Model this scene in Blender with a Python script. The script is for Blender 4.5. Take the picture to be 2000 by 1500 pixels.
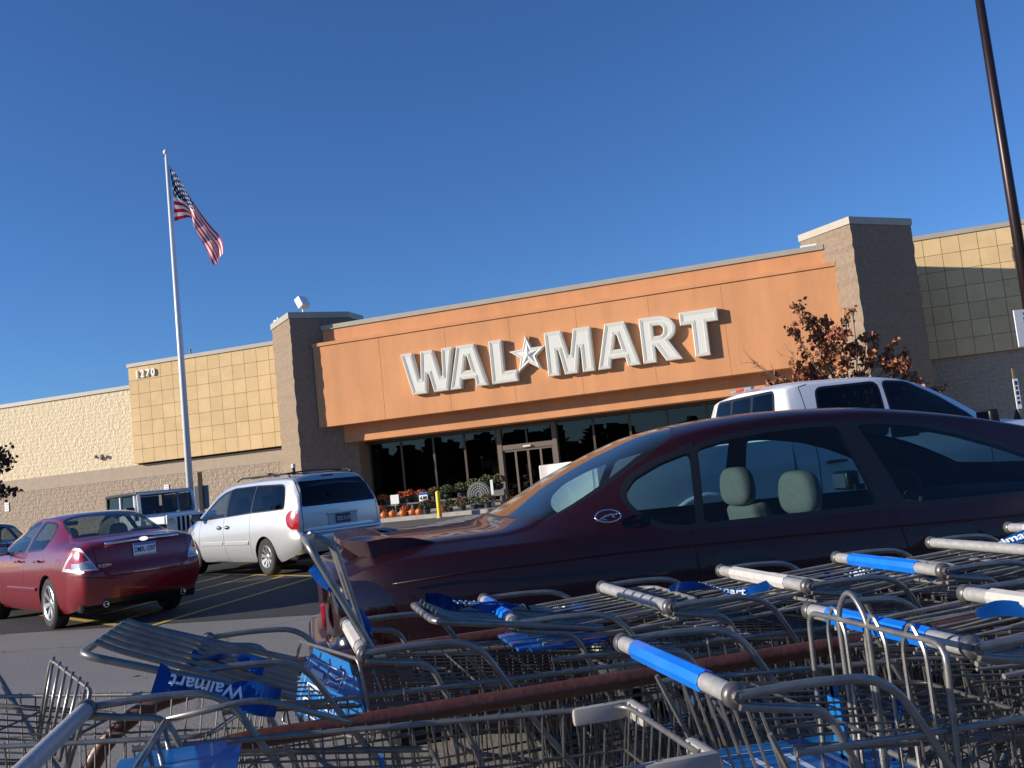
import bpy, bmesh, math, random
from mathutils import Vector, Matrix
R = math.radians
PI = math.pi
rnd = random.Random(7)
scene = bpy.context.scene
for o in list(bpy.data.objects):
    bpy.data.objects.remove(o)
COL = scene.collection

# ------------------------------------------------------------------ camera
ROLL, PITCH, YAW = R(-5.98), R(5.49), R(-16.85)
cam_d = bpy.data.cameras.new('camera')
cam = bpy.data.objects.new('camera', cam_d)
COL.objects.link(cam)
cp, sp_, cr, sr = math.cos(PITCH), math.sin(PITCH), math.cos(ROLL), math.sin(ROLL)
fw = Vector((0, cp, sp_)); up0 = Vector((0, -sp_, cp)); rt0 = Vector((1, 0, 0))
rt = cr * rt0 + sr * up0
up = -sr * rt0 + cr * up0
M = Matrix((rt, up, -fw)).transposed().to_4x4()
M.translation = Vector((0, 0, 1.36))
cam.matrix_world = M
cam_d.sensor_width = 36.0
cam_d.lens = 36.0 * 1800 / 2000
cam_d.clip_start = 0.05
cam_d.clip_end = 3000
scene.camera = cam

# ------------------------------------------------------------------ sky and sun
SUN_TO = Vector((-0.975 * 0.957, -0.223 * 0.957, 0.289)).normalized()   # towards the sun
sun_az = math.atan2(SUN_TO.x, SUN_TO.y)
sun_el = math.asin(SUN_TO.z)
world = bpy.data.worlds.new('World')
scene.world = world
world.use_nodes = True
wn = world.node_tree
bg = wn.nodes['Background']
sky = wn.nodes.new('ShaderNodeTexSky')
sky.sky_type = 'NISHITA'
sky.sun_disc = False
sky.sun_elevation = sun_el
sky.sun_rotation = sun_az
sky.altitude = 300
sky.air_density = 1.0
sky.dust_density = 0.15
sky.ozone_density = 5.0
skt = wn.nodes.new('ShaderNodeMixRGB'); skt.blend_type = 'MULTIPLY'; skt.inputs[0].default_value = 1.0
skt.inputs[2].default_value = (0.74, 0.98, 1.30, 1)
wn.links.new(sky.outputs[0], skt.inputs[1]); wn.links.new(skt.outputs[0], bg.inputs[0])
bg.inputs[1].default_value = 0.068
sd = bpy.data.lights.new('sun', 'SUN')
sun = bpy.data.objects.new('sun', sd)
COL.objects.link(sun)
sd.energy = 4.0
sd.angle = R(0.5)
sd.color = (1.0, 0.90, 0.76)
sun.rotation_euler = SUN_TO.to_track_quat('Z', 'Y').to_euler()
sun.location = (-20, -10, 20)
scene.view_settings.view_transform = 'Standard'
scene.view_settings.look = 'None'
scene.view_settings.gamma = 1.0
scene.view_settings.exposure = 0.7
scene.view_settings.use_curve_mapping = False
scene.render.engine = 'CYCLES'
scene.cycles.max_bounces = 8
scene.cycles.transparent_max_bounces = 16

# ------------------------------------------------------------------ materials
MATS = {}
def new_mat(name):
    m = bpy.data.materials.new(name)
    m.use_nodes = True
    MATS[name] = m
    return m, m.node_tree, m.node_tree.nodes['Principled BSDF']

def setp(b, col=None, rough=None, metal=None, coat=None, spec=None):
    if col is not None: b.inputs['Base Color'].default_value = (*col, 1)
    if rough is not None: b.inputs['Roughness'].default_value = rough
    if metal is not None: b.inputs['Metallic'].default_value = metal
    if coat is not None:
        b.inputs['Coat Weight'].default_value = coat
        b.inputs['Coat Roughness'].default_value = 0.04
    if spec is not None: b.inputs['Specular IOR Level'].default_value = spec

def mat(name, col, rough=0.5, metal=0.0, coat=0.0, spec=0.5, var=0.0, vscale=8.0, col2=None, bump=0.0, bscale=40.0, coords='Object', detail=6.0, bdist=0.01, stretch=None, lo=0.35, hi=0.65):
    """principled material with optional noise-driven colour variation and bump"""
    m, nt, b = new_mat(name)
    setp(b, col, rough, metal, coat, spec)
    if var > 0 or col2 or bump > 0:
        tc = nt.nodes.new('ShaderNodeTexCoord')
        src = tc.outputs[coords]
        if stretch:
            mp = nt.nodes.new('ShaderNodeMapping')
            mp.inputs['Scale'].default_value = stretch
            nt.links.new(src, mp.inputs[0]); src = mp.outputs[0]
    if var > 0 or col2:
        n = nt.nodes.new('ShaderNodeTexNoise')
        n.inputs['Scale'].default_value = vscale
        n.inputs['Detail'].default_value = detail
        n.inputs['Roughness'].default_value = 0.65
        nt.links.new(src, n.inputs['Vector'])
        r = nt.nodes.new('ShaderNodeValToRGB')
        r.color_ramp.elements[0].position = lo
        r.color_ramp.elements[1].position = hi
        if col2 is None:
            c0 = tuple(c * (1 - var) for c in col); c1 = tuple(min(1, c * (1 + var)) for c in col)
        else:
            c0, c1 = col, col2
        r.color_ramp.elements[0].color = (*c0, 1)
        r.color_ramp.elements[1].color = (*c1, 1)
        nt.links.new(n.outputs['Fac'], r.inputs[0])
        nt.links.new(r.outputs[0], b.inputs['Base Color'])
    if bump > 0:
        n2 = nt.nodes.new('ShaderNodeTexNoise')
        n2.inputs['Scale'].default_value = bscale
        n2.inputs['Detail'].default_value = 8
        nt.links.new(src, n2.inputs['Vector'])
        bp = nt.nodes.new('ShaderNodeBump')
        bp.inputs['Strength'].default_value = bump
        bp.inputs['Distance'].default_value = bdist
        nt.links.new(n2.outputs['Fac'], bp.inputs['Height'])
        nt.links.new(bp.outputs[0], b.inputs['Normal'])
    return m

def glass_mat(name, tint, refl_ior=1.5, rough=0.0, film=(0.3, 0.35, 0.4), dusty=0.0):
    """thin tinted pane: transparent tint under a fresnel gloss, with a little dust"""
    m = bpy.data.materials.new(name); m.use_nodes = True; MATS[name] = m
    nt = m.node_tree; nt.nodes.clear()
    out = nt.nodes.new('ShaderNodeOutputMaterial')
    tr = nt.nodes.new('ShaderNodeBsdfTransparent'); tr.inputs[0].default_value = (*tint, 1)
    gl = nt.nodes.new('ShaderNodeBsdfGlossy'); gl.inputs['Roughness'].default_value = rough
    fr = nt.nodes.new('ShaderNodeFresnel'); fr.inputs['IOR'].default_value = refl_ior
    ge = nt.nodes.new('ShaderNodeNewGeometry')            # both sides of the thin pane reflect alike
    io = nt.nodes.new('ShaderNodeMapRange'); io.inputs['To Min'].default_value = refl_ior; io.inputs['To Max'].default_value = 1.0 / refl_ior
    nt.links.new(ge.outputs['Backfacing'], io.inputs['Value']); nt.links.new(io.outputs[0], fr.inputs['IOR'])
    mx = nt.nodes.new('ShaderNodeMixShader')
    if dusty > 0:
        df = nt.nodes.new('ShaderNodeBsdfDiffuse'); df.inputs[0].default_value = (*film, 1)
        tc = nt.nodes.new('ShaderNodeTexCoord')
        n = nt.nodes.new('ShaderNodeTexNoise'); n.inputs['Scale'].default_value = 5; n.inputs['Detail'].default_value = 8
        nt.links.new(tc.outputs['Object'], n.inputs['Vector'])
        ma = nt.nodes.new('ShaderNodeMath'); ma.operation = 'MULTIPLY'; ma.inputs[1].default_value = dusty * 2
        nt.links.new(n.outputs['Fac'], ma.inputs[0])
        m0 = nt.nodes.new('ShaderNodeMixShader')
        nt.links.new(ma.outputs[0], m0.inputs[0]); nt.links.new(tr.outputs[0], m0.inputs[1]); nt.links.new(df.outputs[0], m0.inputs[2])
        base = m0.outputs[0]
    else:
        base = tr.outputs[0]
    nt.links.new(fr.outputs[0], mx.inputs[0]); nt.links.new(base, mx.inputs[1]); nt.links.new(gl.outputs[0], mx.inputs[2])
    nt.links.new(mx.outputs[0], out.inputs[0])
    return m

def splitface_mat(name, col, col2, strength=1.0, bw=0.4, bh=0.2, dist=0.05, vs=14.0):
    """rough split-face concrete block: lumpy bump with faint block joints"""
    m, nt, b = new_mat(name)
    setp(b, col, 0.95, 0, 0, 0.15)
    tc = nt.nodes.new('ShaderNodeTexCoord')
    sep = nt.nodes.new('ShaderNodeSeparateXYZ'); nt.links.new(tc.outputs['Object'], sep.inputs[0])
    ad = nt.nodes.new('ShaderNodeMath'); ad.operation = 'ADD'
    nt.links.new(sep.outputs[0], ad.inputs[0]); nt.links.new(sep.outputs[1], ad.inputs[1])
    cb = nt.nodes.new('ShaderNodeCombineXYZ')
    nt.links.new(ad.outputs[0], cb.inputs[0]); nt.links.new(sep.outputs[2], cb.inputs[1])
    br = nt.nodes.new('ShaderNodeTexBrick')
    br.inputs['Scale'].default_value = 1.0
    br.inputs['Brick Width'].default_value = bw
    br.inputs['Row Height'].default_value = bh
    br.inputs['Mortar Size'].default_value = 0.007
    br.inputs['Mortar Smooth'].default_value = 0.6
    br.inputs['Color1'].default_value = (1, 1, 1, 1); br.inputs['Color2'].default_value = (0.86, 0.86, 0.86, 1)
    br.inputs['Mortar'].default_value = (0.55, 0.55, 0.55, 1)
    nt.links.new(cb.outputs[0], br.inputs['Vector'])
    n = nt.nodes.new('ShaderNodeTexNoise'); n.inputs['Scale'].default_value = 4.2; n.inputs['Detail'].default_value = 9; n.inputs['Roughness'].default_value = 0.6
    nt.links.new(tc.outputs['Object'], n.inputs['Vector'])
    n2 = nt.nodes.new('ShaderNodeTexNoise'); n2.inputs['Scale'].default_value = vs; n2.inputs['Detail'].default_value = 6
    nt.links.new(tc.outputs['Object'], n2.inputs['Vector'])
    r = nt.nodes.new('ShaderNodeValToRGB')
    r.color_ramp.elements[0].color = (*col, 1); r.color_ramp.elements[1].color = (*col2, 1)
    r.color_ramp.elements[0].position = 0.35; r.color_ramp.elements[1].position = 0.68
    nt.links.new(n2.outputs['Fac'], r.inputs[0])
    mx = nt.nodes.new('ShaderNodeMixRGB'); mx.blend_type = 'MULTIPLY'; mx.inputs[0].default_value = 0.10
    nt.links.new(r.outputs[0], mx.inputs[1]); nt.links.new(br.outputs['Color'], mx.inputs[2])
    nt.links.new(mx.outputs[0], b.inputs['Base Color'])
    # height = brick mask * lumps
    mr = nt.nodes.new('ShaderNodeMath'); mr.operation = 'MULTIPLY'; mr.inputs[1].default_value = -0.10
    nt.links.new(br.outputs['Fac'], mr.inputs[0])
    a2 = nt.nodes.new('ShaderNodeMath'); a2.operation = 'ADD'
    nt.links.new(n.outputs['Fac'], a2.inputs[0]); nt.links.new(mr.outputs[0], a2.inputs[1])
    a3 = nt.nodes.new('ShaderNodeMath'); a3.operation = 'MULTIPLY_ADD'; a3.inputs[1].default_value = 0.5
    nt.links.new(n2.outputs['Fac'], a3.inputs[0]); nt.links.new(a2.outputs[0], a3.inputs[2])
    bp = nt.nodes.new('ShaderNodeBump'); bp.inputs['Strength'].default_value = strength; bp.inputs['Distance'].default_value = dist
    nt.links.new(a3.outputs[0], bp.inputs['Height']); nt.links.new(bp.outputs[0], b.inputs['Normal'])
    return m

splitface_mat('cream_block', (0.76, 0.62, 0.41), (0.85, 0.72, 0.50), 1.0, dist=0.085, vs=9)
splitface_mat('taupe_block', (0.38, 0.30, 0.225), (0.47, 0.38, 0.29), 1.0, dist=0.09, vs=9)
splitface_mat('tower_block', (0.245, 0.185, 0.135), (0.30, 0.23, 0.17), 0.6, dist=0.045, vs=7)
mat('smooth_taupe', (0.42, 0.335, 0.25), 0.9, var=0.06, vscale=3, bump=0.2, bscale=60)
mat('tan_panel', (0.70, 0.50, 0.26), 0.9, var=0.06, vscale=1.6, bump=0.25, bscale=70)
def cell_tone(m, amp):
    nt = m.node_tree; b = nt.nodes['Principled BSDF']; lk = b.inputs['Base Color'].links[0]; src = lk.from_socket
    ge = nt.nodes.new('ShaderNodeNewGeometry'); mr = nt.nodes.new('ShaderNodeMapRange'); mr.inputs['To Min'].default_value = 1 - amp; mr.inputs['To Max'].default_value = 1 + amp * .3
    nt.links.new(ge.outputs['Random Per Island'], mr.inputs['Value'])
    mx = nt.nodes.new('ShaderNodeMixRGB'); mx.blend_type = 'MULTIPLY'; mx.inputs[0].default_value = 1
    nt.links.new(src, mx.inputs[1]); nt.links.new(mr.outputs[0], mx.inputs[2]); nt.links.new(mx.outputs[0], b.inputs['Base Color'])
cell_tone(MATS['tan_panel'], .09)
mat('tan_groove', (0.24, 0.15, 0.07), 0.95)
mat('orange_stucco', (0.65, 0.30, 0.135), 0.9, var=0.085, vscale=1.1, bump=0.3, bscale=90, stretch=(1, 1, 0.22))
mat('cap_metal', (0.40, 0.355, 0.29), 0.45, 0.0, var=0.05, vscale=2)
mat('dark_mullion', (0.10, 0.075, 0.055), 0.45, 0.3)
mat('frame_taupe', (0.17, 0.13, 0.10), 0.5, 0.1)
mat('alu', (0.55, 0.55, 0.55), 0.35, 0.8)
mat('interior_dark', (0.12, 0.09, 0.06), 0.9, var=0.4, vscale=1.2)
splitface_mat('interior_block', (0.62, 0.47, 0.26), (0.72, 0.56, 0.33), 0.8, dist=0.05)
mat('letter_white', (0.74, 0.73, 0.66), 0.5, bump=0.06, bscale=30)
mat('white_paint', (0.80, 0.80, 0.80), 0.4)
mat('roof_membrane', (0.3, 0.3, 0.3), 0.9)

# asphalt with aggregate speckle
def asphalt(name, c0, c1, patch=0.15, crack=True):
    m, nt, b = new_mat(name)
    setp(b, c0, 0.9, 0, 0, 0.3)
    tc = nt.nodes.new('ShaderNodeTexCoord')
    n = nt.nodes.new('ShaderNodeTexNoise'); n.inputs['Scale'].default_value = 55; n.inputs['Detail'].default_value = 6; n.inputs['Roughness'].default_value = 0.8
    nt.links.new(tc.outputs['Object'], n.inputs['Vector'])
    r = nt.nodes.new('ShaderNodeValToRGB'); r.color_ramp.elements[0].position = 0.38; r.color_ramp.elements[1].position = 0.64
    r.color_ramp.elements[0].color = (*c0, 1); r.color_ramp.elements[1].color = (*c1, 1)
    nt.links.new(n.outputs['Fac'], r.inputs[0])
    big = nt.nodes.new('ShaderNodeTexNoise'); big.inputs['Scale'].default_value = 0.5; big.inputs['Detail'].default_value = 5
    nt.links.new(tc.outputs['Object'], big.inputs['Vector'])
    r2 = nt.nodes.new('ShaderNodeValToRGB'); r2.color_ramp.elements[0].position = 0.35; r2.color_ramp.elements[1].position = 0.7
    r2.color_ramp.elements[0].color = (1 - patch, 1 - patch, 1 - patch, 1); r2.color_ramp.elements[1].color = (1, 1, 1, 1)
    nt.links.new(big.outputs['Fac'], r2.inputs[0])
    mx = nt.nodes.new('ShaderNodeMixRGB'); mx.blend_type = 'MULTIPLY'; mx.inputs[0].default_value = 1
    nt.links.new(r.outputs[0], mx.inputs[1]); nt.links.new(r2.outputs[0], mx.inputs[2])
    last = mx.outputs[0]
    if crack:
        v = nt.nodes.new('ShaderNodeTexVoronoi'); v.feature = 'DISTANCE_TO_EDGE'; v.inputs['Scale'].default_value = 0.33
        wv = nt.nodes.new('ShaderNodeTexNoise'); wv.inputs['Scale'].default_value = 2.2; wv.inputs['Detail'].default_value = 5
        nt.links.new(tc.outputs['Object'], wv.inputs['Vector'])
        av = nt.nodes.new('ShaderNodeMixRGB'); av.inputs[0].default_value = 0.25
        nt.links.new(tc.outputs['Object'], av.inputs[1]); nt.links.new(wv.outputs['Color'], av.inputs[2])
        nt.links.new(av.outputs[0], v.inputs['Vector'])
        r3 = nt.nodes.new('ShaderNodeValToRGB'); r3.color_ramp.elements[0].position = 0.0; r3.color_ramp.elements[1].position = 0.0045
        r3.color_ramp.elements[0].color = (0.5, 0.5, 0.5, 1); r3.color_ramp.elements[1].color = (1, 1, 1, 1)
        nt.links.new(v.outputs['Distance'], r3.inputs[0])
        m2 = nt.nodes.new('ShaderNodeMixRGB'); m2.blend_type = 'MULTIPLY'; m2.inputs[0].default_value = 1
        nt.links.new(last, m2.inputs[1]); nt.links.new(r3.outputs[0], m2.inputs[2]); last = m2.outputs[0]
    nt.links.new(last, b.inputs['Base Color'])
    bp = nt.nodes.new('ShaderNodeBump'); bp.inputs['Strength'].default_value = 0.6; bp.inputs['Distance'].default_value = 0.01
    nt.links.new(n.outputs['Fac'], bp.inputs['Height']); nt.links.new(bp.outputs[0], b.inputs['Normal'])
    return m
asphalt('asphalt_old', (0.15, 0.14, 0.13), (0.40, 0.372, 0.345))
asphalt('asphalt_new', (0.042, 0.041, 0.043), (0.088, 0.085, 0.085), crack=False)
asphalt('asphalt_lane', (0.10, 0.095, 0.09), (0.17, 0.16, 0.15), crack=False)
mat('concrete', (0.42, 0.39, 0.34), 0.9, var=0.12, vscale=5, bump=0.3, bscale=60)
mat('yellow_line', (0.62, 0.42, 0.07), 0.8, col2=(0.30, 0.22, 0.08), vscale=14, lo=0.5, hi=0.75)
mat('white_line', (0.6, 0.6, 0.57), 0.8, col2=(0.25, 0.24, 0.23), vscale=14, lo=0.5, hi=0.75)
mat('yellow_paint', (0.80, 0.52, 0.01), 0.45, var=0.08, vscale=6)

mat('maroon_paint', (0.021, 0.0024, 0.0055), 0.45, 0.15, coat=0.42, spec=0.3, var=0.08, vscale=300)
mat('red_paint', (0.20, 0.003, 0.012), 0.3, 0.05, coat=1.0, var=0.05, vscale=300)
mat('silver_paint', (0.60, 0.61, 0.63), 0.34, 0.55, coat=0.8, var=0.03, vscale=300)
mat('white_car_paint', (0.80, 0.81, 0.83), 0.3, 0.0, coat=0.9)
mat('bluewhite_paint', (0.66, 0.68, 0.72), 0.32, 0.1, coat=0.8)
mat('plate_recess_blue', (0.42, 0.43, 0.46), 0.45, 0.3)
mat('black_paint', (0.015, 0.012, 0.012), 0.3, 0.1, coat=1.0)
mat('rubber', (0.022, 0.021, 0.02), 0.8, var=0.3, vscale=20)
mat('black_trim', (0.012, 0.012, 0.013), 0.35)
mat('dark_gap', (0.004, 0.004, 0.004), 0.9)
mat('rim_metal', (0.62, 0.62, 0.64), 0.28, 0.85)
mat('chrome', (0.75, 0.76, 0.78), 0.08, 1.0)
mat('lens_red', (0.42, 0.008, 0.012), 0.15, coat=1.0, var=0.2, vscale=30)
mat('lens_dark_red', (0.035, 0.003, 0.005), 0.15, coat=1.0)
mat('lamp_edge', (0.62, 0.60, 0.62), 0.3, 0.3, coat=0.5)
mat('lens_smoked', (0.010, 0.0015, 0.002), 0.12, coat=0.5)
mat('lens_clear', (0.45, 0.46, 0.48), 0.15, 0.5, coat=1.0, var=0.2, vscale=40)
mat('seat_fabric', (0.29, 0.275, 0.245), 0.9, var=0.08, vscale=30, bump=0.3, bscale=200)
mat('seat_dark', (0.06, 0.06, 0.06), 0.9)
mat('car_interior', (0.05, 0.05, 0.05), 0.9)
mat('car_interior_light', (0.20, 0.20, 0.18), 0.9)
mat('plate_white', (0.80, 0.83, 0.88), 0.5)
mat('plate_text', (0.02, 0.03, 0.12), 0.6)
mat('plate_dark', (0.04, 0.05, 0.07), 0.4)
glass_mat('glass_hero', (0.40, 0.57, 0.60), 1.45, dusty=0.012)
glass_mat('glass_back', (0.45, 0.55, 0.58), 1.9, dusty=0.035, film=(0.35, 0.4, 0.45))
glass_mat('glass_car', (0.55, 0.62, 0.60), 1.6, dusty=0.02)
glass_mat('glass_tint', (0.035, 0.04, 0.045), 1.5)
glass_mat('glass_store', (0.30, 0.28, 0.25), 1.62)

mat('cart_wire', (0.15, 0.145, 0.135), 0.42, 0.65, var=0.25, vscale=25)
mat('cart_tube', (0.25, 0.245, 0.23), 0.36, 0.65, var=0.18, vscale=30, col2=None)
mat('cart_seat_wire', (0.32, 0.31, 0.285), 0.4, 0.5, var=0.3, vscale=18)
mat('cart_rust', (0.26, 0.11, 0.06), 0.6, 0.4, col2=(0.34, 0.26, 0.20), vscale=30)
mat('cart_handle', (0.42, 0.41, 0.39), 0.45, 0.35, var=0.15, vscale=60, bump=0.1, bscale=300)
mat('grip_blue', (0.003, 0.17, 0.72), 0.4, coat=0.2, var=0.12, vscale=20)
mat('grip_white', (0.50, 0.48, 0.45), 0.5, var=0.1, vscale=40)
mat('flap_blue', (0.006, 0.10, 0.42), 0.32, coat=0.3, var=0.2, vscale=9)
mat('seat_blue', (0.008, 0.14, 0.42), 0.3, coat=0.3, var=0.12, vscale=6)
mat('label_white', (0.55, 0.65, 0.78), 0.5)
mat('cap_dark', (0.16, 0.15, 0.15), 0.4, 0.6)
mat('bumper_plastic', (0.36, 0.34, 0.31), 0.5, var=0.1, vscale=20)
mat('rail_brown', (0.075, 0.022, 0.013), 0.45, 0.1, coat=0.2, col2=(0.125, 0.045, 0.026), vscale=9, bump=0.2, bscale=60)
mat('caster', (0.06, 0.06, 0.06), 0.6)

# ------------------------------------------------------------------ helpers
def link(o, parent=None):
    COL.objects.link(o)
    if parent is not None: o.parent = parent
    return o

def obj(name, bm, m, parent=None, smooth=False, auto=None):
    me = bpy.data.meshes.new(name)
    bm.normal_update()
    bm.to_mesh(me); bm.free()
    ms = m if isinstance(m, (list, tuple)) else [m]
    for x in ms: me.materials.append(MATS[x])
    if smooth:
        me.polygons.foreach_set('use_smooth', [True] * len(me.polygons))
        if auto is not None:
            me.set_sharp_from_angle(angle=R(auto))
    return link(bpy.data.objects.new(name, me), parent)

def tag(o, label=None, cat=None, group=None, kind=None):
    if label: o['label'] = label
    if cat: o['category'] = cat
    if group: o['group'] = group
    if kind: o['kind'] = kind
    return o

def thing(name, label, cat, loc=(0, 0, 0), rz=0.0, group=None):
    o = bpy.data.objects.new(name, None)
    o.empty_display_size = 0.2
    COL.objects.link(o)
    o.location = loc; o.rotation_euler = (0, 0, rz)
    return tag(o, label, cat, group)

def kids(o):
    return [c for c in bpy.data.objects if c.parent == o]

def dup(root, loc=None, rz=None, label=None, group=None):
    r = root.copy(); COL.objects.link(r)
    if loc is not None: r.location = loc
    if rz is not None: r.rotation_euler = (0, 0, rz)
    if label: r['label'] = label
    if group: r['group'] = group
    for ch in kids(root):
        c = ch.copy(); COL.objects.link(c); c.parent = r
        for g in kids(ch):
            d = g.copy(); COL.objects.link(d); d.parent = c
    return r

def box(bm, c, s, rot=None):
    m = Matrix.Translation(Vector(c))
    if rot is not None: m = m @ rot.to_4x4()
    m = m @ Matrix.Diagonal((s[0], s[1], s[2], 1))
    return bmesh.ops.create_cube(bm, size=1.0, matrix=m)['verts']

def bevel_all(bm, w, seg=2):
    bmesh.ops.bevel(bm, geom=bm.edges[:], offset=w, segments=seg, affect='EDGES', profile=0.6, clamp_overlap=True)

def rbox(c, s, w=0.01, seg=2, rot=None):
    bm = bmesh.new(); box(bm, c, s, rot); bevel_all(bm, w, seg); return bm

def merge(bm, other):
    me = bpy.data.meshes.new('t'); other.to_mesh(me); other.free(); bm.from_mesh(me); bpy.data.meshes.remove(me)

def tube(bm, pts, r, n=8, closed=False, cap=True, taper=None):
    """swept tube through points; r number or per-point list"""
    pts = [Vector(p) for p in pts]
    L = len(pts)
    rs = r if isinstance(r, (list, tuple)) else [r] * L
    rings = []
    ref = None
    for i, p in enumerate(pts):
        if closed:
            d = (pts[(i + 1) % L] - pts[i - 1])
        else:
            d = pts[min(i + 1, L - 1)] - pts[max(i - 1, 0)]
        if d.length < 1e-9: d = Vector((0, 0, 1))
        d.normalize()
        if ref is None:
            ref = Vector((0, 0, 1)) if abs(d.z) < 0.9 else Vector((1, 0, 0))
        u = (ref - d * ref.dot(d))
        if u.length < 1e-6: u = Vector((1, 0, 0)) - d * d.x
        u.normalize(); ref = u
        v = d.cross(u)
        rings.append([bm.verts.new(p + (u * math.cos(2 * PI * k / n) + v * math.sin(2 * PI * k / n)) * rs[i]) for k in range(n)])
    m = L if closed else L - 1
    for i in range(m):
        A, B = rings[i], rings[(i + 1) % L]
        for k in range(n):
            bm.faces.new((A[k], A[(k + 1) % n], B[(k + 1) % n], B[k]))
    if cap and not closed:
        bm.faces.new(rings[0][::-1]); bm.faces.new(rings[-1])

def bend(pts, rad, seg=4):
    """round the corners of a polyline"""
    pts = [Vector(p) for p in pts]
    out = [pts[0]]
    for i in range(1, len(pts) - 1):
        a, b, c = pts[i - 1], pts[i], pts[i + 1]
        d1, d2 = (a - b), (c - b)
        r = min(rad, d1.length * 0.45, d2.length * 0.45)
        p, q = b + d1.normalized() * r, b + d2.normalized() * r
        for k in range(seg + 1):
            t = k / seg
            out.append(p * (1 - t) ** 2 + b * 2 * t * (1 - t) + q * t * t)
    out.append(pts[-1])
    return out

def lathe(bm, prof, n=32, axis='z', center=(0, 0, 0), cap=True):
    """prof: list of (radius, height)"""
    cx = Vector(center)
    rings = []
    for r, h in prof:
        ring = []
        for k in range(n):
            a = 2 * PI * k / n
            c, s = math.cos(a) * r, math.sin(a) * r
            p = Vector((c, s, h)) if axis == 'z' else (Vector((c, h, s)) if axis == 'y' else Vector((h, c, s)))
            ring.append(bm.verts.new(p + cx))
        rings.append(ring)
    for A, B in zip(rings[:-1], rings[1:]):
        for k in range(n):
            bm.faces.new((A[k], A[(k + 1) % n], B[(k + 1) % n], B[k]))
    if cap and prof[0][0] > 1e-5: bm.faces.new(rings[0][::-1])
    if cap and prof[-1][0] > 1e-5: bm.faces.new(rings[-1])
    bmesh.ops.remove_doubles(bm, verts=bm.verts[:], dist=1e-6)
    return bm

def prism(bm, poly, z0, z1):
    """vertical prism on xy polygon"""
    a = [bm.verts.new((x, y, z0)) for x, y in poly]
    b = [bm.verts.new((x, y, z1)) for x, y in poly]
    n = len(poly)
    for k in range(n): bm.faces.new((a[k], a[(k + 1) % n], b[(k + 1) % n], b[k]))
    bm.faces.new(a[::-1]); bm.faces.new(b)
    bmesh.ops.recalc_face_normals(bm, faces=bm.faces[:])

def sheet(name, poly, z, m, lab=None):
    bm = bmesh.new()
    bm.faces.new([bm.verts.new((x, y, z)) for x, y in poly])
    bmesh.ops.recalc_face_normals(bm, faces=bm.faces[:])
    for f in bm.faces:
        if f.normal.z < 0: f.normal_flip()
    o = obj(name, bm, m)
    o['kind'] = 'structure'
    return o

def text_bm(s, size, depth=0.0, bold=0.0):
    cu = bpy.data.curves.new('txt', 'FONT')
    cu.body = s; cu.size = size; cu.extrude = depth; cu.offset = bold
    cu.align_x = 'CENTER'; cu.align_y = 'CENTER'
    cu.resolution_u = 3
    o = bpy.data.objects.new('txt', cu); COL.objects.link(o)
    dg = bpy.context.evaluated_depsgraph_get(); dg.update()
    me = bpy.data.meshes.new_from_object(o.evaluated_get(dg))
    bm = bmesh.new(); bm.from_mesh(me)
    bpy.data.objects.remove(o); bpy.data.curves.remove(cu); bpy.data.meshes.remove(me)
    return bm

CY, SY = math.cos(YAW), math.sin(YAW)
def LW(u, w, z=0.0):
    """lot frame (u along the store front, w away from the viewer) to world"""
    return Vector((u * CY - w * SY, u * SY + w * CY, z))
LOT = Matrix.Rotation(YAW, 4, 'Z')

# ------------------------------------------------------------------ ground and pavements
def quad_lot(u0, u1, w0, w1):
    return [LW(u0, w0)[:2], LW(u1, w0)[:2], LW(u1, w1)[:2], LW(u0, w1)[:2]]
sheet('ground', [(-900, -900), (900, -900), (900, 1500), (-900, 1500)], 0.0, 'asphalt_old')
sheet('parking_area', quad_lot(-120, 60, 9.45, 25.0), 0.004, 'asphalt_new')
sheet('fire_lane', quad_lot(-120, 60, 25.0, 32.2), 0.006, 'asphalt_lane')
bm = bmesh.new(); box(bm, (-30, 36.6, 0.075), (180, 8.6, 0.15)); 
o = obj('sidewalk', bm, 'concrete'); o.matrix_world = LOT; o['kind'] = 'structure'

# painted markings
bm = bmesh.new()
def stripe(bm, p, q, wdt, z=0.009):
    p, q = Vector((p[0], p[1])), Vector((q[0], q[1]))
    d = (q - p).normalized(); n = Vector((-d.y, d.x)) * wdt / 2
    f = bm.faces.new([bm.verts.new((*v, z)) for v in (p - n, q - n, q + n, p + n)])
HDV = Vector((-0.684, 0.729))            # direction the angled row of cars points
A0 = Vector((-3.48, 15.39)); A1 = A0 + HDV * 5.2
stripe(bm, A0, A1, 0.11)
aisle = Vector((-SY, CY)) * -1           # towards the viewer across the row
for t, l in ((0.06, 4.6), (1.15, 4.5), (2.2, 4.4), (3.25, 4.3), (4.3, 3.6)):
    s = A0 + HDV * t
    stripe(bm, s, s + Vector((-0.235, -0.972)) * l, 0.10, 0.010)
B0 = A0 + Vector((-0.235, -0.972)) * 4.6
stripe(bm, B0, B0 + HDV * 4.2, 0.11, 0.011)
for k in (2, 3):
    s = A0 + Vector((0.29, 0.957)) * (k * 3.3 + 0.3)
    if k < 0: s = A0 + Vector((0.29, 0.957)) * (k * 3.3 - 2.6)
    stripe(bm, s, s + HDV * 5.5, 0.11, 0.012)
bmesh.ops.recalc_face_normals(bm, faces=bm.faces[:])
for f in bm.faces:
    if f.normal.z < 0: f.normal_flip()
o = obj('yellow_markings', bm, 'yellow_line'); o['kind'] = 'structure'
bm = bmesh.new()
for k in range(9):
    p = LW(-11.6 - k * 0.0, 24.0 + k * 0.85); q = LW(-8.0, 24.0 + k * 0.85)
    stripe(bm, p[:2], q[:2], 0.30, 0.012)
bmesh.ops.recalc_face_normals(bm, faces=bm.faces[:])
for f in bm.faces:
    if f.normal.z < 0: f.normal_flip()
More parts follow.
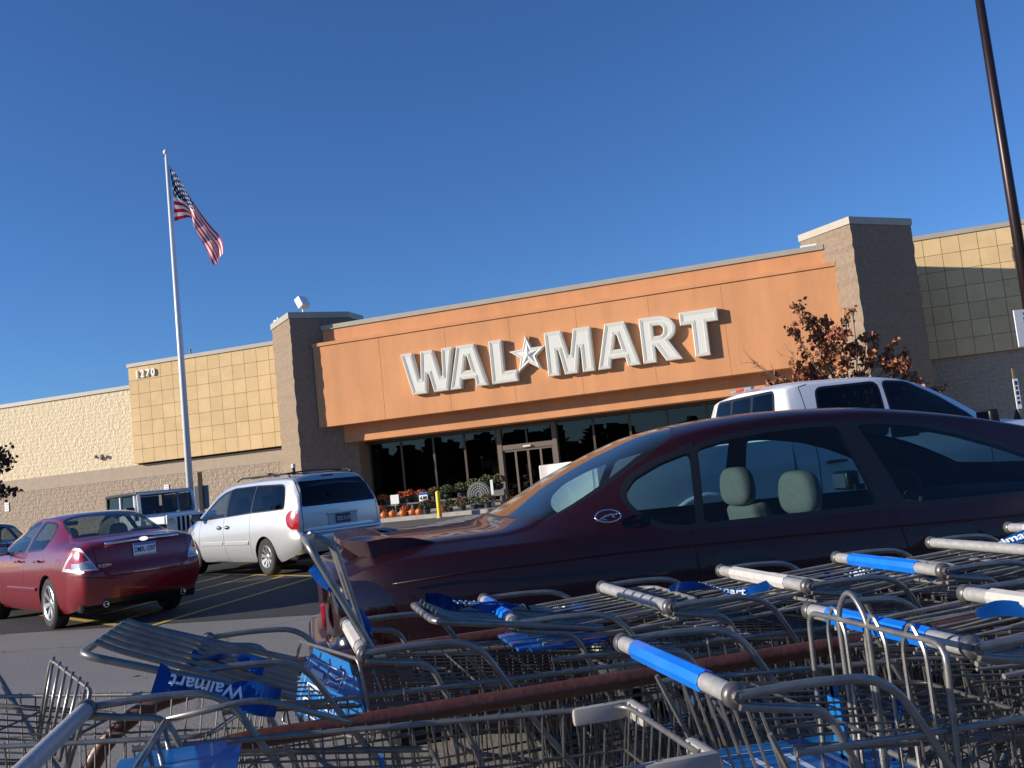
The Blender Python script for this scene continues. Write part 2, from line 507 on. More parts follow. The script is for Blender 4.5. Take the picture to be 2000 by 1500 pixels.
o = obj('crosswalk_markings', bm, 'white_line'); o['kind'] = 'structure'

# ------------------------------------------------------------------ store building
store = thing('store_building', 'long low store with orange entrance fascia between two taupe towers and tan panels', 'store', (0, 0, 0), YAW)
def sb(name, u0, u1, w0, w1, z0, z1, m, bev=0.0, parent=store):
    bm = bmesh.new(); box(bm, ((u0 + u1) / 2, (w0 + w1) / 2, (z0 + z1) / 2), (u1 - u0, w1 - w0, z1 - z0))
    if bev: bevel_all(bm, bev, 2)
    return obj(name, bm, m, parent)
# left wing
lw = sb('upper_wall', -120, -33.05, 40.45, 44, 3.80, 7.86, 'cream_block')
sb('smooth_course', -120, -22.9, 40.43, 44, 3.12, 3.798, 'smooth_taupe')
sb('base_wall', -120, -22.9, 40.45, 44, 0.0, 3.118, 'taupe_block')
sb('wall_coping', -120, -33.03, 40.37, 44.1, 7.862, 8.06, 'cap_metal')
def panel(u0, u1, w, z0, z1, cu, cz, gu):
    """raised square cells over a darker groove sheet"""
    p = sb('panel_backing', u0, u1, w + 0.03, w + 3.4, z0, z1, 'tan_groove')
    bm = bmesh.new()
    us = []; x = gu
    while x > u0 + 0.05: x -= cu
    x += 0.0
    edges_u = [u0]
    while x < u1:
        if x > u0 + 0.05: edges_u.append(x)
        x += cu
    edges_u.append(u1)
    nz = max(1, round((z1 - z0) / cz)); ch = (z1 - z0) / nz
    for a, b_ in zip(edges_u[:-1], edges_u[1:]):
        if b_ - a < 0.05: continue
        for k in range(nz):
            box(bm, ((a + b_) / 2, w + 0.01, z0 + (k + 0.5) * ch), (b_ - a - 0.020, 0.05, ch - 0.017))
    o = obj('tan_panel', bm, 'tan_panel', store)
    return p
panel(-33.05, -22.9, 40.13, 3.87, 8.93, 0.715, 0.72, -32.48)
sb('panel_coping', -33.10, -22.9, 40.05, 43.6, 8.93, 9.12, 'cap_metal')
sb('upper_wall', -33.05, -22.9, 43.55, 44.0, 3.80, 8.93, 'smooth_taupe')
# right wing
panel(5.05, 40.0, 40.27, 4.12, 9.0, 0.675, 0.697, 5.728)
sb('panel_coping', 5.0, 40.02, 40.20, 43.8, 9.0, 9.19, 'cap_metal')
sb('base_wall', 5.0, 40.0, 40.43, 44, 0, 4.118, 'taupe_block')
# roof mass
sb('roof', -119, 39, 44.02, 100, 0.0, 7.4, 'roof_membrane')

def tower(fr, le, rtp, back, ztop, seed, parapet=None):
    """diamond-fronted pier of split-face block with ragged corners"""
    r = random.Random(seed)
    poly = [fr, le, (le[0], back), (rtp[0], back), rtp]
    bm = bmesh.new()
    nz = int(round((ztop - 0.27) / 0.2))
    rings = []
    jit = [[(r.uniform(-1, 1), r.uniform(-1, 1)) for _ in poly] for _ in range(nz + 1)]
    for k in range(nz + 1):
        z = (ztop - 0.27) * k / nz
        ring = []
        for i, (x, y) in enumerate(poly):
            # split blocks project outward by up to a few cm, alternating by course
            if i in (0, 1, 4) and 0.15 < z < ztop - 0.6:
                x += jit[k][i][0] * 0.03; y += jit[k][i][1] * 0.03
            ring.append(bm.verts.new((x, y, z)))
        rings.append(ring)
    n = len(poly)
    if parapet:
        # front faces carry on as parapet; unseen rear cut away to shape its shadow
        kz = int(round(parapet / 0.2))
        for k in range(kz + 1, nz + 1):
            for i in (2, 3):
                rings[k][i].co.x = fr[0] + (-.22 if i == 2 else .22)
                rings[k][i].co.y = fr[1] + .55
    for A, B in zip(rings[:-1], rings[1:]):
        for i in range(n):
            bm.faces.new((A[i], B[i], B[(i + 1) % n], A[(i + 1) % n]))
    bm.faces.new(rings[-1])
    bmesh.ops.recalc_face_normals(bm, faces=bm.faces[:])
    t = obj('tower', bm, 'tower_block', store)
    if parapet:
        poly = [fr, le, (fr[0] - .22, fr[1] + .62), (fr[0] + .22, fr[1] + .62), rtp]
    cx = sum(p[0] for p in poly) / 5; cy = sum(p[1] for p in poly) / 5
    cap = []
    for k_, (x, y) in enumerate(poly):
        d = Vector((x - cx, y - cy)); d = d.normalized() * (0.07 if not (parapet and k_ in (2, 3)) else -.02)
        cap.append((x + d.x, y + d.y))
    bm = bmesh.new(); prism(bm, cap, ztop - 0.27, ztop)
    obj('tower_coping', bm, 'cap_metal', t)
    return t
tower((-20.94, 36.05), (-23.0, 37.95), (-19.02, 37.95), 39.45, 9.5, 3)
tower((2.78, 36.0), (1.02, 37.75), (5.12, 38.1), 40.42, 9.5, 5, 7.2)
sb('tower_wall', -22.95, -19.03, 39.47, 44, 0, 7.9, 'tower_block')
# entrance fascia
bmf = bmesh.new()
def pr(bm, u0, u1, w0, w1, z0, z1): box(bm, ((u0 + u1) / 2, (w0 + w1) / 2, (z0 + z1) / 2), (u1 - u0, w1 - w0, z1 - z0))
pr(bmf, -20.23, 2.10, 36.68, 39.4, 4.25, 7.87)
fas = obj('entrance_fascia', bmf, 'orange_stucco', store)
sb('fascia_band', -20.25, 2.12, 36.62, 39.42, 7.872, 8.02, 'orange_stucco')
sb('fascia_upper', -19.86, 1.77, 37.0, 39.38, 8.022, 8.63, 'orange_stucco')
sb('fascia_coping', -19.89, 1.80, 36.93, 39.41, 8.632, 8.83, 'cap_metal')
sb('entrance_beam', -19.46, 1.3, 37.48, 39.3, 3.49, 4.248, 'orange_stucco')
sb('soffit_shadow_joint', -19.40, 1.2, 38.7, 39.2, 3.38, 3.488, 'dark_mullion')
# faint control joints on the fascia
mat('joint', (0.60, 0.262, 0.105), 0.9)
for u in (-17.0, -13.9, -11.0, -8.1, -5.1, -2.2):
    bm = bmesh.new(); box(bm, (u, 36.679, 6.06), (0.010, 0.010, 3.6)); obj('control_joint', bm, 'joint', store)
# masonry return under the fascia at the left of the windows
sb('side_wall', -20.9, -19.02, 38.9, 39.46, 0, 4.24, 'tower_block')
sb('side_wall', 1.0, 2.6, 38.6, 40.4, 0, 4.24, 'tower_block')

# windows and entrance
SILL = 0.2
mull = [-18.98, -17.40, -15.82, -14.32, -12.75, -10.02, -8.38, -6.78, -5.17, -3.52, -1.95, -0.4, 0.98]
for i in range(len(mull) - 1):
    a, b_ = mull[i], mull[i + 1]
    if i == 4: continue
    bm = bmesh.new()
    fm = 0.05
    pr(bm, a, a + fm, 38.96, 39.06, SILL, 3.39); pr(bm, b_ - fm + 0.003, b_ - 0.002, 38.962, 39.058, SILL, 3.39)
    pr(bm, a + fm, b_ - fm, 38.965, 39.055, SILL, SILL + 0.07); pr(bm, a + fm, b_ - fm, 38.965, 39.055, 3.32, 3.385)
    wdw = obj('window', bm, 'dark_mullion', store)
    bm = bmesh.new(); pr(bm, a + fm, b_ - fm, 39.0, 39.012, SILL + 0.07, 3.32)
    obj('pane', bm, 'glass_store', wdw)
# sliding entrance doors with transom
bm = bmesh.new()
pr(bm, -12.75, -12.55, 38.86, 39.08, 0.15, 3.39); pr(bm, -10.22, -10.02, 38.86, 39.08, 0.15, 3.39)
pr(bm, -12.55, -10.22, 38.88, 39.06, 2.38, 2.60)
pr(bm, -11.42, -11.36, 38.93, 39.03, 2.60, 3.30)
pr(bm, -12.55, -10.22, 38.90, 39.06, 3.30, 3.385)
dr = obj('entrance', bm, 'frame_taupe', store)
bm = bmesh.new(); pr(bm, -12.55, -11.42, 39.0, 39.012, 2.60, 3.30); pr(bm, -11.36, -10.22, 39.0, 39.012, 2.60, 3.30); obj('transom_pane', bm, 'glass_store', dr)
for a, b_ in ((-12.53, -11.96), (-11.96, -11.39), (-11.38, -10.81), (-10.81, -10.24)):
    bm = bmesh.new()
    s = 0.045
    pr(bm, a, a + s, 38.93, 38.99, 0.16, 2.37); pr(bm, b_ - s, b_ - 0.004, 38.93, 38.99, 0.16, 2.37)
    pr(bm, a + s, b_ - s, 38.93, 38.99, 0.16, 0.34); pr(bm, a + s, b_ - s, 38.93, 38.99, 2.29, 2.37)
    d = obj('sliding_door', bm, 'frame_taupe', store)
    bm = bmesh.new(); pr(bm, a + s, b_ - s, 38.955, 38.965, 0.34, 2.29); obj('door_pane', bm, 'glass_store', d)
bm = bmesh.new(); pr(bm, -11.55, -11.2, 38.78, 38.88, 2.44, 2.51); bevel_all(bm, 0.015); obj('door_sensor', bm, 'white_paint', dr)
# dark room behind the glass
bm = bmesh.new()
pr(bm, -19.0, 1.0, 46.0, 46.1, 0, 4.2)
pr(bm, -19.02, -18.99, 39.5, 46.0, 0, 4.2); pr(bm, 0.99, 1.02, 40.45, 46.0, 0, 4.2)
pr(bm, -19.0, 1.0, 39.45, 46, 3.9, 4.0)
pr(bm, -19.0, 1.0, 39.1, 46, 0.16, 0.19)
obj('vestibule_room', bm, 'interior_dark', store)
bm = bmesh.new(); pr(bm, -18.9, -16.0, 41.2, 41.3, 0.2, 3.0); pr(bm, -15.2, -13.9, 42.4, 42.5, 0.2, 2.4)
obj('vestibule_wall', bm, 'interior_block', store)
bm = bmesh.new()
for u, h in ((-8.9, 1.9), (-6.2, 1.6), (-2.6, 1.9), (-13.9, 1.3)):
    pr(bm, u - 0.8, u + 0.8, 42.0, 42.7, 0.19, h)
bevel_all(bm, 0.03); obj('vestibule_fixture', bm, 'frame_taupe', store)

# roof-top bits (each its own thing)
def floodlight(name, label, u, w, z, yaw_, s=1.0):
    t = thing(name, label, 'floodlight', LW(u, w, z), yaw_)
    bm = bmesh.new(); tube(bm, [(0, 0, 0), (0, 0, 0.16 * s)], 0.04 * s, 8); obj('bracket', bm, 'white_paint', t)
    bm = rbox((0, 0, 0.42 * s), (0.30 * s, 0.46 * s, 0.46 * s), 0.05, 3, Matrix.Rotation(R(28), 3, 'Y'))
    obj('housing', bm, 'white_paint', t, True, 40)
    return t
floodlight('floodlight', 'white box floodlight tilted on top of the left taupe tower', -20.6, 36.75, 9.5, R(150), 1.15)
t = thing('roof_vent', 'small white roof vent at the rear corner of the left tower', 'vent', LW(-22.6, 37.9, 9.5), 0)
bm = bmesh.new(); lathe(bm, [(0.16, 0), (0.22, 0.06), (0.22, 0.12), (0.05, 0.16), (0.05, 0.26), (0.0, 0.27)], 16); obj('vent_cap', bm, 'white_paint', t, True, 40)
bm = bmesh.new(); tube(bm, [(0, 0, 0), (0, 0, 0.28)], 0.04, 8); lathe(bm, [(0.0, 0.28), (0.05, 0.3), (0.05, 0.36), (0, 0.38)], 8)
o = obj('roof_pipe', bm, 'dark_mullion'); o.location = LW(-29.5, 40.6, 9.12); tag(o, 'tiny dark roof pipe above the tan panel right of the flagpole', 'pipe')
bm = rbox((0, 0, 0.06), (0.75, 0.4, 0.12), 0.02, 2)
o = obj('roof_box', bm, 'white_paint'); o.location = LW(1.35, 37.4, 8.83); o.rotation_euler = (0, 0, YAW); tag(o, 'small bright white box on the right end of the orange roofline', 'roof box')
t = thing('wall_light', 'small twin-head lamp mounted low on the cream block wall', 'wall lamp', LW(-35.4, 40.44, 4.42), YAW)
bm = rbox((0, -0.08, 0), (0.22, 0.14, 0.16), 0.02, 2); obj('base', bm, 'cap_metal', t)
for s in (-1, 1):
    bm = rbox((s * 0.2, -0.16, 0.09), (0.14, 0.16, 0.16), 0.03, 2); obj('lamp_head', bm, 'frame_taupe', t)
o = obj('wall_horn', lathe(bmesh.new(), [(0.02, -0.12), (0.12, 0.08), (0.12, 0.1), (0, 0.1)], 12), 'black_trim'); o.location = LW(-25.2, 40.3, 2.5)
tag(o, 'tiny dark cone-shaped fixture on the block wall left of the tower', 'wall fixture')

# ------------------------------------------------------------------ sign letters
sign = thing('store_sign', 'big white ribbed capital letters with a star on the orange fascia', 'store sign', LW(-9.2, 36.62, 6.0), YAW)
LH0, LH1 = 5.11, 6.93
def L2(pts): return [Vector((p[0] + 9.2, LH0 + (LH1 - LH0) * p[1] - 6.0)) for p in pts]
W = [(-15.90, 1), (-15.36, 1), (-15.13, .36), (-15.06, .36), (-14.97, 1), (-14.41, 1), (-14.13, .36), (-14.06, .36), (-14.0, 1), (-13.48, 1), (-13.85, 0), (-14.50, 0), (-14.67, .44), (-14.73, .44), (-14.82, 0), (-15.48, 0)]
Ao = lambda x, s: [(x - .43 * s, 1), (x + .43 * s, 1), (x + .92 * s, 0), (x + .37 * s, 0), (x + .30 * s, .20), (x - .30 * s, .20), (x - .37 * s, 0), (x - .92 * s, 0)]
Ai = lambda x, s: [(x - .17 * s, .40), (x - .03, .72), (x + .03, .72), (x + .17 * s, .40)]
Lp = [(-11.87, 1), (-11.29, 1), (-11.29, .265), (-10.73, .265), (-10.73, 0), (-11.87, 0)]
Mp = [(-9.44, 1), (-8.72, 1), (-8.50, .43), (-8.43, .43), (-8.20, 1), (-7.49, 1), (-7.49, 0), (-7.98, 0), (-7.98, .56), (-8.02, .56), (-8.20, 0), (-8.73, 0), (-8.91, .56), (-8.95, .56), (-8.95, 0), (-9.44, 0)]
Ro = [(-5.50, 1)] + [(-4.80 + .0, 1)] + [(-4.72 + .64 * math.sin(a) , .70 + .30 * math.cos(a)) for a in [R(k) for k in range(15, 151, 15)]] + [(-3.93, 0), (-4.58, 0), (-4.93, .34), (-4.97, .34), (-4.97, 0), (-5.50, 0)]
Ri = [(-4.97, .57), (-4.97, .80), (-4.74, .80)] + [(-4.74 + .17 * math.sin(a), .685 + .115 * math.cos(a)) for a in [R(k) for k in range(20, 161, 20)]] + [(-4.74, .57)]
Tp = [(-3.90, 1), (-2.41, 1), (-2.41, .72), (-2.86, .72), (-2.86, 0), (-3.45, 0), (-3.45, .72), (-3.90, .72)]
def ribbed(name, outer, inner=None):
    """letter solid: bevelled edge and concentric ribs on the face"""
    bm = bmesh.new()
    def loop(pts): return [bm.verts.new((p.x, 0, p.y)) for p in pts]
    o_ = loop(L2(outer))
    es = [bm.edges.new((o_[i], o_[(i + 1) % len(o_)])) for i in range(len(o_))]
    if inner:
        i_ = loop(L2(inner)); es += [bm.edges.new((i_[i], i_[(i + 1) % len(i_)])) for i in range(len(i_))]
    bmesh.ops.triangle_fill(bm, use_beauty=True, edges=es)
    bmesh.ops.recalc_face_normals(bm, faces=bm.faces[:])
    for f in bm.faces:
        if f.normal.y > 0: f.normal_flip()
    base = bm.faces[:]
    r = bmesh.ops.extrude_face_region(bm, geom=base)
    vs = [g for g in r['geom'] if isinstance(g, bmesh.types.BMVert)]
    bmesh.ops.translate(bm, verts=vs, vec=(0, -0.20, 0))
    front = [g for g in r['geom'] if isinstance(g, bmesh.types.BMFace)]
    for th_, dp in [(0.03, 0.025)] + [(0.010, -0.014), (0.012, 0.0), (0.006, 0.014), (0.006, 0.0)] * 3 + [(0.010, -0.014)]:
        bmesh.ops.inset_region(bm, faces=front, thickness=th_, depth=dp, use_even_offset=True, use_boundary=True)
    return obj(name, bm, 'letter_white', sign)
ribbed('letter', W); ribbed('letter', Ao(-12.91, 0.92), Ai(-12.91, 0.92)); ribbed('letter', Lp)
ribbed('letter', Mp); ribbed('letter', Ao(-6.48, 0.94), Ai(-6.48, 0.94)); ribbed('letter', Ro, Ri); ribbed('letter', Tp)
# faceted star
bm = bmesh.new()
sc = Vector((-10.22 + 9.2, 0, 6.13 - 6.0))
ring = []
for k in range(10):
    a = R(90 + 36 * k + 1.5); rr = 0.83 if k % 2 == 0 else 0.335
    ring.append(sc + Vector((math.cos(a) * rr, 0, math.sin(a) * rr)))
v0 = [bm.verts.new(p) for p in ring]; v1 = [bm.verts.new(p + Vector((0, -0.2, 0))) for p in ring]
v2 = [bm.verts.new(sc + (p - sc) * 0.86 + Vector((0, -0.235, 0))) for p in ring]
v3 = [bm.verts.new(sc + (p - sc) * 0.62 + Vector((0, -0.215, 0))) for p in ring]
cc = bm.verts.new(sc + Vector((0, -0.30, 0)))
for k in range(10):
    j = (k + 1) % 10
    bm.faces.new((v0[k], v0[j], v1[j], v1[k])); bm.faces.new((v1[k], v1[j], v2[j], v2[k])); bm.faces.new((v2[k], v2[j], v3[j], v3[k])); bm.faces.new((v3[k], v3[j], cc))
bmesh.ops.recalc_face_normals(bm, faces=bm.faces[:])
obj('star', bm, 'letter_white', sign)

hn = thing('house_number', 'white number 1270 on the upper left corner of the tan panel', 'house number', LW(-31.95, 40.05, 8.48), YAW)
for i, ch in enumerate('1270'):
    bm = text_bm(ch, 0.52, 0.03, 0.012)
    bmesh.ops.rotate(bm, verts=bm.verts[:], cent=(0, 0, 0), matrix=Matrix.Rotation(R(90), 3, 'X'))
    bmesh.ops.translate(bm, verts=bm.verts[:], vec=(-0.50 + i * 0.33, 0, 0))
    obj('digit', bm, 'white_paint', hn)

# ------------------------------------------------------------------ poles, signs, bollards
fp = thing('flagpole', 'tall white flagpole with a ball top in front of the left wing', 'flagpole', (-10.03, 28.0, 0))
bm = bmesh.new(); tube(bm, [(0, 0, 0), (0, 0, 6), (-0.02, 0, 12.3)], [0.11, 0.085, 0.045], 16); obj('pole', bm, 'white_paint', fp, True)
bm = bmesh.new(); bmesh.ops.create_uvsphere(bm, u_segments=16, v_segments=10, radius=0.085, matrix=Matrix.Translation((-0.02, 0, 12.46)))
tube(bm, [(-0.02, 0, 12.28), (-0.02, 0, 12.4)], 0.03, 8); obj('finial_ball', bm, 'white_paint', fp, True)
bm = bmesh.new(); tube(bm, [(0.10, 0.0, 1.2), (0.10, 0, 6), (0.045, 0, 12.0)], 0.006, 4); obj('halyard', bm, 'white_paint', fp)
bm = bmesh.new(); lathe(bm, [(0.3, 0), (0.3, 0.25), (0.16, 0.3), (0.13, 0.42)], 20); obj('base', bm, 'concrete', fp, True, 40)

# flag: canton and stripes as bands of one limp cloth
def flag_material():
    m, nt, b = new_mat('flag_cloth')
    setp(b, (0.8, 0.8, 0.8), 0.8)
    uv = nt.nodes.new('ShaderNodeUVMap')
    s = nt.nodes.new('ShaderNodeSeparateXYZ'); nt.links.new(uv.outputs[0], s.inputs[0])
    def math_(op, a, b2=None):
        n = nt.nodes.new('ShaderNodeMath'); n.operation = op
        if isinstance(a, (int, float)): n.inputs[0].default_value = a
        else: nt.links.new(a, n.inputs[0])
        if b2 is not None:
            if isinstance(b2, (int, float)): n.inputs[1].default_value = b2
            else: nt.links.new(b2, n.inputs[1])
        return n.outputs[0]
    v13 = math_('MULTIPLY', s.outputs[1], 13.0)
    par = math_('MODULO', math_('FLOOR', v13), 2.0)          # 0 red, 1 white
    mx = nt.nodes.new('ShaderNodeMixRGB')
    mx.inputs[1].default_value = (0.60, 0.015, 0.04, 1); mx.inputs[2].default_value = (0.85, 0.83, 0.82, 1)
    nt.links.new(par, mx.inputs[0])
    incant = math_('MULTIPLY', math_('LESS_THAN', s.outputs[0], 0.4), math_('GREATER_THAN', s.outputs[1], 6.0 / 13))
    # stars
    su = math_('MULTIPLY', s.outputs[0], 11 / 0.4); sv = math_('MULTIPLY', math_('SUBTRACT', s.outputs[1], 6.0 / 13), 9 * 13 / 7)
    par2 = math_('MODULO', math_('ADD', math_('FLOOR', su), math_('FLOOR', sv)), 2.0)
    fu = math_('SUBTRACT', math_('FRACT', su), 0.5); fv = math_('SUBTRACT', math_('FRACT', sv), 0.5)
    rr = math_('SQRT', math_('ADD', math_('MULTIPLY', fu, fu), math_('MULTIPLY', fv, fv)))
    star = math_('MULTIPLY', math_('LESS_THAN', rr, 0.31), math_('LESS_THAN', par2, 0.5))
    m2 = nt.nodes.new('ShaderNodeMixRGB'); m2.inputs[1].default_value = (0.012, 0.03, 0.12, 1); m2.inputs[2].default_value = (0.8, 0.8, 0.8, 1)
    nt.links.new(star, m2.inputs[0])
    m3 = nt.nodes.new('ShaderNodeMixRGB'); nt.links.new(incant, m3.inputs[0]); nt.links.new(mx.outputs[0], m3.inputs[1]); nt.links.new(m2.outputs[0], m3.inputs[2])
    nt.links.new(m3.outputs[0], b.inputs['Base Color'])
    tr = nt.nodes.new('ShaderNodeBsdfTranslucent'); nt.links.new(m3.outputs[0], tr.inputs[0])
    ms = nt.nodes.new('ShaderNodeMixShader'); ms.inputs[0].default_value = 0.3
    nt.links.new(b.outputs[0], ms.inputs[1]); nt.links.new(tr.outputs[0], ms.inputs[2])
    nt.links.new(ms.outputs[0], nt.nodes['Material Output'].inputs[0])
flag_material()
bm = bmesh.new(); uvl = bm.loops.layers.uv.new('UVMap')
# top edge and bottom edge curves of the drooping cloth (x right, y depth, z up), sampled along the fly
def spl(pts, t):
    n = len(pts) - 1; x = t * n; i = min(int(x), n - 1); f = x - i
    P = [Vector(pts[max(0, min(n, i + k))]) for k in (-1, 0, 1, 2)]
    return 0.5 * ((2 * P[1]) + (-P[0] + P[2]) * f + (2 * P[0] - 5 * P[1] + 4 * P[2] - P[3]) * f * f + (-P[0] + 3 * P[1] - 3 * P[2] + P[3]) * f ** 3)
top = [(0.06, 0, 12.02), (0.36, -0.10, 11.55), (0.64, 0.0, 11.0), (0.90, 0.12, 10.45), (1.20, 0.05, 9.95), (1.48, -0.05, 9.50), (1.54, 0.0, 9.05)]
bot = [(0.10, 0, 10.22), (0.36, 0.22, 10.36), (0.62, 0.10, 10.25), (0.74, -0.12, 9.95), (0.90, 0.06, 9.52), (1.06, 0.16, 9.12), (1.20, 0.05, 8.72)]
NU, NV = 60, 39
grid = []
for i in range(NU + 1):
    t_ = i / NU; a, b_ = spl(top, t_), spl(bot, t_)
    row = []
    for j in range(NV + 1):
        s_ = j / NV
        p = a.lerp(b_, 1 - s_)
        p.y += 0.10 * math.sin(PI * (1 - s_)) * math.sin(7 * t_ + 3 * s_) + 0.05 * math.sin(19 * t_ + 5 * s_) * min(1, t_ * 4)
        p.x += 0.035 * math.sin(9 * s_ + 6 * t_) * min(1, t_ * 3)
        row.append(bm.verts.new(p))
    grid.append(row)
for i in range(NU):
    for j in range(NV):
        f = bm.faces.new((grid[i][j], grid[i + 1][j], grid[i + 1][j + 1], grid[i][j + 1]))
        for l, (a, b_) in zip(f.loops, ((i, j), (i + 1, j), (i + 1, j + 1), (i, j + 1))):
            l[uvl].uv = (a / NU, b_ / NV * 0.9999)
fl = obj('flag', bm, 'flag_cloth', None, True); fl.location = (-10.03, 28.0, 0)
tag(fl, 'limp red white and blue flag hanging from the white flagpole', 'flag')

lp = thing('lamp_post', 'tall dark bronze parking lot pole at the right edge', 'lamp post', (7.985, 14.0, 0))
bm = bmesh.new(); tube(bm, [(0, 0, 0.8), (0, 0, 5.3), (0, 0, 11.5)], [0.095, 0.075, 0.052], 20)
obj('pole', bm, mat('bronze', (0.035, 0.022, 0.022), 0.35, 0.6).name, lp, True)
bm = bmesh.new(); lathe(bm, [(0.3, 0), (0.3, 0.75), (0.27, 0.8), (0.0, 0.8)], 24); obj('base', bm, 'concrete', lp, True, 40)
bm = rbox((0.5, 0, 11.45), (0.9, 0.35, 0.18), 0.04, 2); obj('lamp_head', bm, 'black_trim', lp)
tsn = thing('notice_sign', 'white notice sign with dark lettering strapped to the dark lamp post', 'sign', (8.02, 13.80, 2.72), R(4))
bm = rbox((0.02, 0, 0), (0.86, 0.02, 0.56), 0.006, 2); obj('sign_board', bm, 'white_paint', tsn)
for s_, sz, x, z in (('WALMART', 0.085, -0.19, 0.20), ('Security', 0.12, -0.17, 0.115), ('Control', 0.12, -0.17, 0.01)):
    b2 = text_bm(s_, sz, 0.002, 0.003)
    bmesh.ops.rotate(b2, verts=b2.verts[:], cent=(0, 0, 0), matrix=Matrix.Rotation(R(90), 3, 'X'))
    mnx = min(v.co.x for v in b2.verts)
    bmesh.ops.translate(b2, verts=b2.verts[:], vec=(-0.28 - mnx, -0.013, z)); obj('lettering', b2, 'plate_text', tsn)
bm = bmesh.new()
for s in (-1, 1): tube(bm, [(0, 0.10 + 0.1 * math.cos(a), s * 0.2) if False else (0.1 * math.sin(a), 0.11 + 0.1 * math.cos(a), s * 0.2) for a in [k * PI / 8 for k in range(17)]], 0.006, 4, cap=False)
obj('strap', bm, 'alu', tsn)

sp = thing('sign_post', 'thin brown post carrying a narrow white label near the right edge', 'sign post', (11.93, 22.0, 0))
bm = bmesh.new(); box(bm, (0, 0, 1.3), (0.05, 0.04, 2.6)); obj('post', bm, mat('post_brown', (0.20, 0.14, 0.06), 0.7).name, sp)
bm = rbox((0, -0.035, 1.98), (0.12, 0.02, 0.72), 0.004, 1); lb = obj('label', bm, 'white_paint', sp)
for k, (z_, h_) in enumerate(((2.24, .10), (2.12, .08), (2.0, .09), (1.88, .06), (1.77, .08))):
    b2 = bmesh.new(); box(b2, (0, -0.047, z_), (0.06 - .01 * (k % 2), 0.004, h_)); obj('printed_mark', b2, 'plate_text', lb)

def wall_sign(label, u, w, z, sx, sz, m='white_paint', lines=4):
    t = thing('wall_sign', label, 'sign', LW(u, w, z), YAW)
    bm = rbox((0, 0, 0), (sx, 0.02, sz), 0.005, 1); obj('sign_board', bm, m, t)
    bm = bmesh.new()
    for k in range(lines): box(bm, (0, -0.012, sz * (0.30 - 0.6 * k / max(1, lines - 1))), (sx * (0.7 - 0.15 * (k % 2)), 0.004, sz * 0.05))
    obj('printed_lines', bm, 'frame_taupe', t)
wall_sign('small white notice on the taupe block wall at the far left', -41.85, 40.42, 2.39, 0.30, 0.48)
wall_sign('small white notice on the block wall above the white off-road car', -31.4, 40.42, 2.38, 0.30, 0.48)
wall_sign('pale notice on the shaded base wall behind the brown sign post', 20.0, 40.4, 2.6, 0.62, 0.55, 'bluewhite_paint')

gp = thing('sign_post', 'dark post with the bare grey back of a traffic sign, beside the flagpole', 'sign post', (-7.62, 22.0, 0))
bm = bmesh.new(); box(bm, (0, -0.03, 1.08), (0.09, 0.06, 2.15)); obj('post', bm, 'dark_mullion', gp)
bm = rbox((0, 0.02, 1.55), (0.34, 0.02, 0.56), 0.05, 2); obj('sign_panel', bm, mat('sign_back', (0.22, 0.25, 0.28), 0.5, 0.4).name, gp)

bp_ = thing('post', 'slim dark post with a white cap in front of the left tower', 'post', (-7.98, 32.6, 0.15))
bm = bmesh.new(); tube(bm, [(0, 0, 0), (0, 0, 2.2)], 0.055, 12); obj('shaft', bm, 'black_trim', bp_, True, 40)
bm = bmesh.new(); tube(bm, [(0, 0, 2.2), (0, 0, 2.33)], 0.075, 12); obj('cap', bm, 'white_paint', bp_, True, 40)

t = thing('bollard', 'bright yellow steel bollard at the kerb in front of the pumpkins', 'bollard', (-3.13, 34.0, 0))
bm = bmesh.new(); lathe(bm, [(0.085, 0), (0.085, 0.93), (0.075, 0.97), (0.04, 0.995), (0, 1.0)], 20); 
obj('shaft', bm, 'yellow_paint', t, True, 40)
bm = bmesh.new(); lathe(bm, [(0.13, 0.0), (0.12, 0.03), (0.09, 0.035)], 16); obj('footing', bm, 'concrete', t)

# ------------------------------------------------------------------ seasonal display
PZ = 0.15
mat('pumpkin', (0.62, 0.16, 0.02), 0.5, var=0.15, vscale=8)
mat('stem', (0.22, 0.18, 0.07), 0.9)
mat('mum_leaf', (0.05, 0.09, 0.025), 0.8, var=0.35, vscale=30)
mat('mum_orange', (0.55, 0.10, 0.02), 0.8, var=0.3, vscale=30)
mat('mum_bud', (0.16, 0.16, 0.06), 0.8, var=0.3, vscale=30)
mat('mum_pink', (0.22, 0.10, 0.07), 0.8, var=0.3, vscale=30)
mat('pot', (0.03, 0.03, 0.035), 0.6)
mat('weathered_wood', (0.18, 0.165, 0.15), 0.9, var=0.2, vscale=12)
def pumpkin(u, w, r, label, seed):
    rr = random.Random(seed)
    t = thing('pumpkin', label, 'pumpkin', LW(u, w, PZ), rr.uniform(0, 6), 'pumpkins along the sidewalk edge')
    bm = bmesh.new(); bmesh.ops.create_uvsphere(bm, u_segments=40, v_segments=16, radius=1)
    for v in bm.verts:
        a = math.atan2(v.co.y, v.co.x); q = math.hypot(v.co.x, v.co.y)
        k = 1 - 0.07 * abs(math.sin(a * 5)) * q
        v.co.x *= k * r; v.co.y *= k * r; v.co.z = v.co.z * r * 0.84 * (1 - 0.16 * max(0, 1 - q * 2.2)) + r * 0.82
    obj('rind', bm, 'pumpkin', t, True)
    bm = bmesh.new(); tube(bm, [(0, 0, r * 1.5), (0.01, 0, r * 1.75), (0.03, 0.01, r * 1.95)], [0.03, 0.02, 0.016], 6); obj('stalk', bm, 'stem', t)
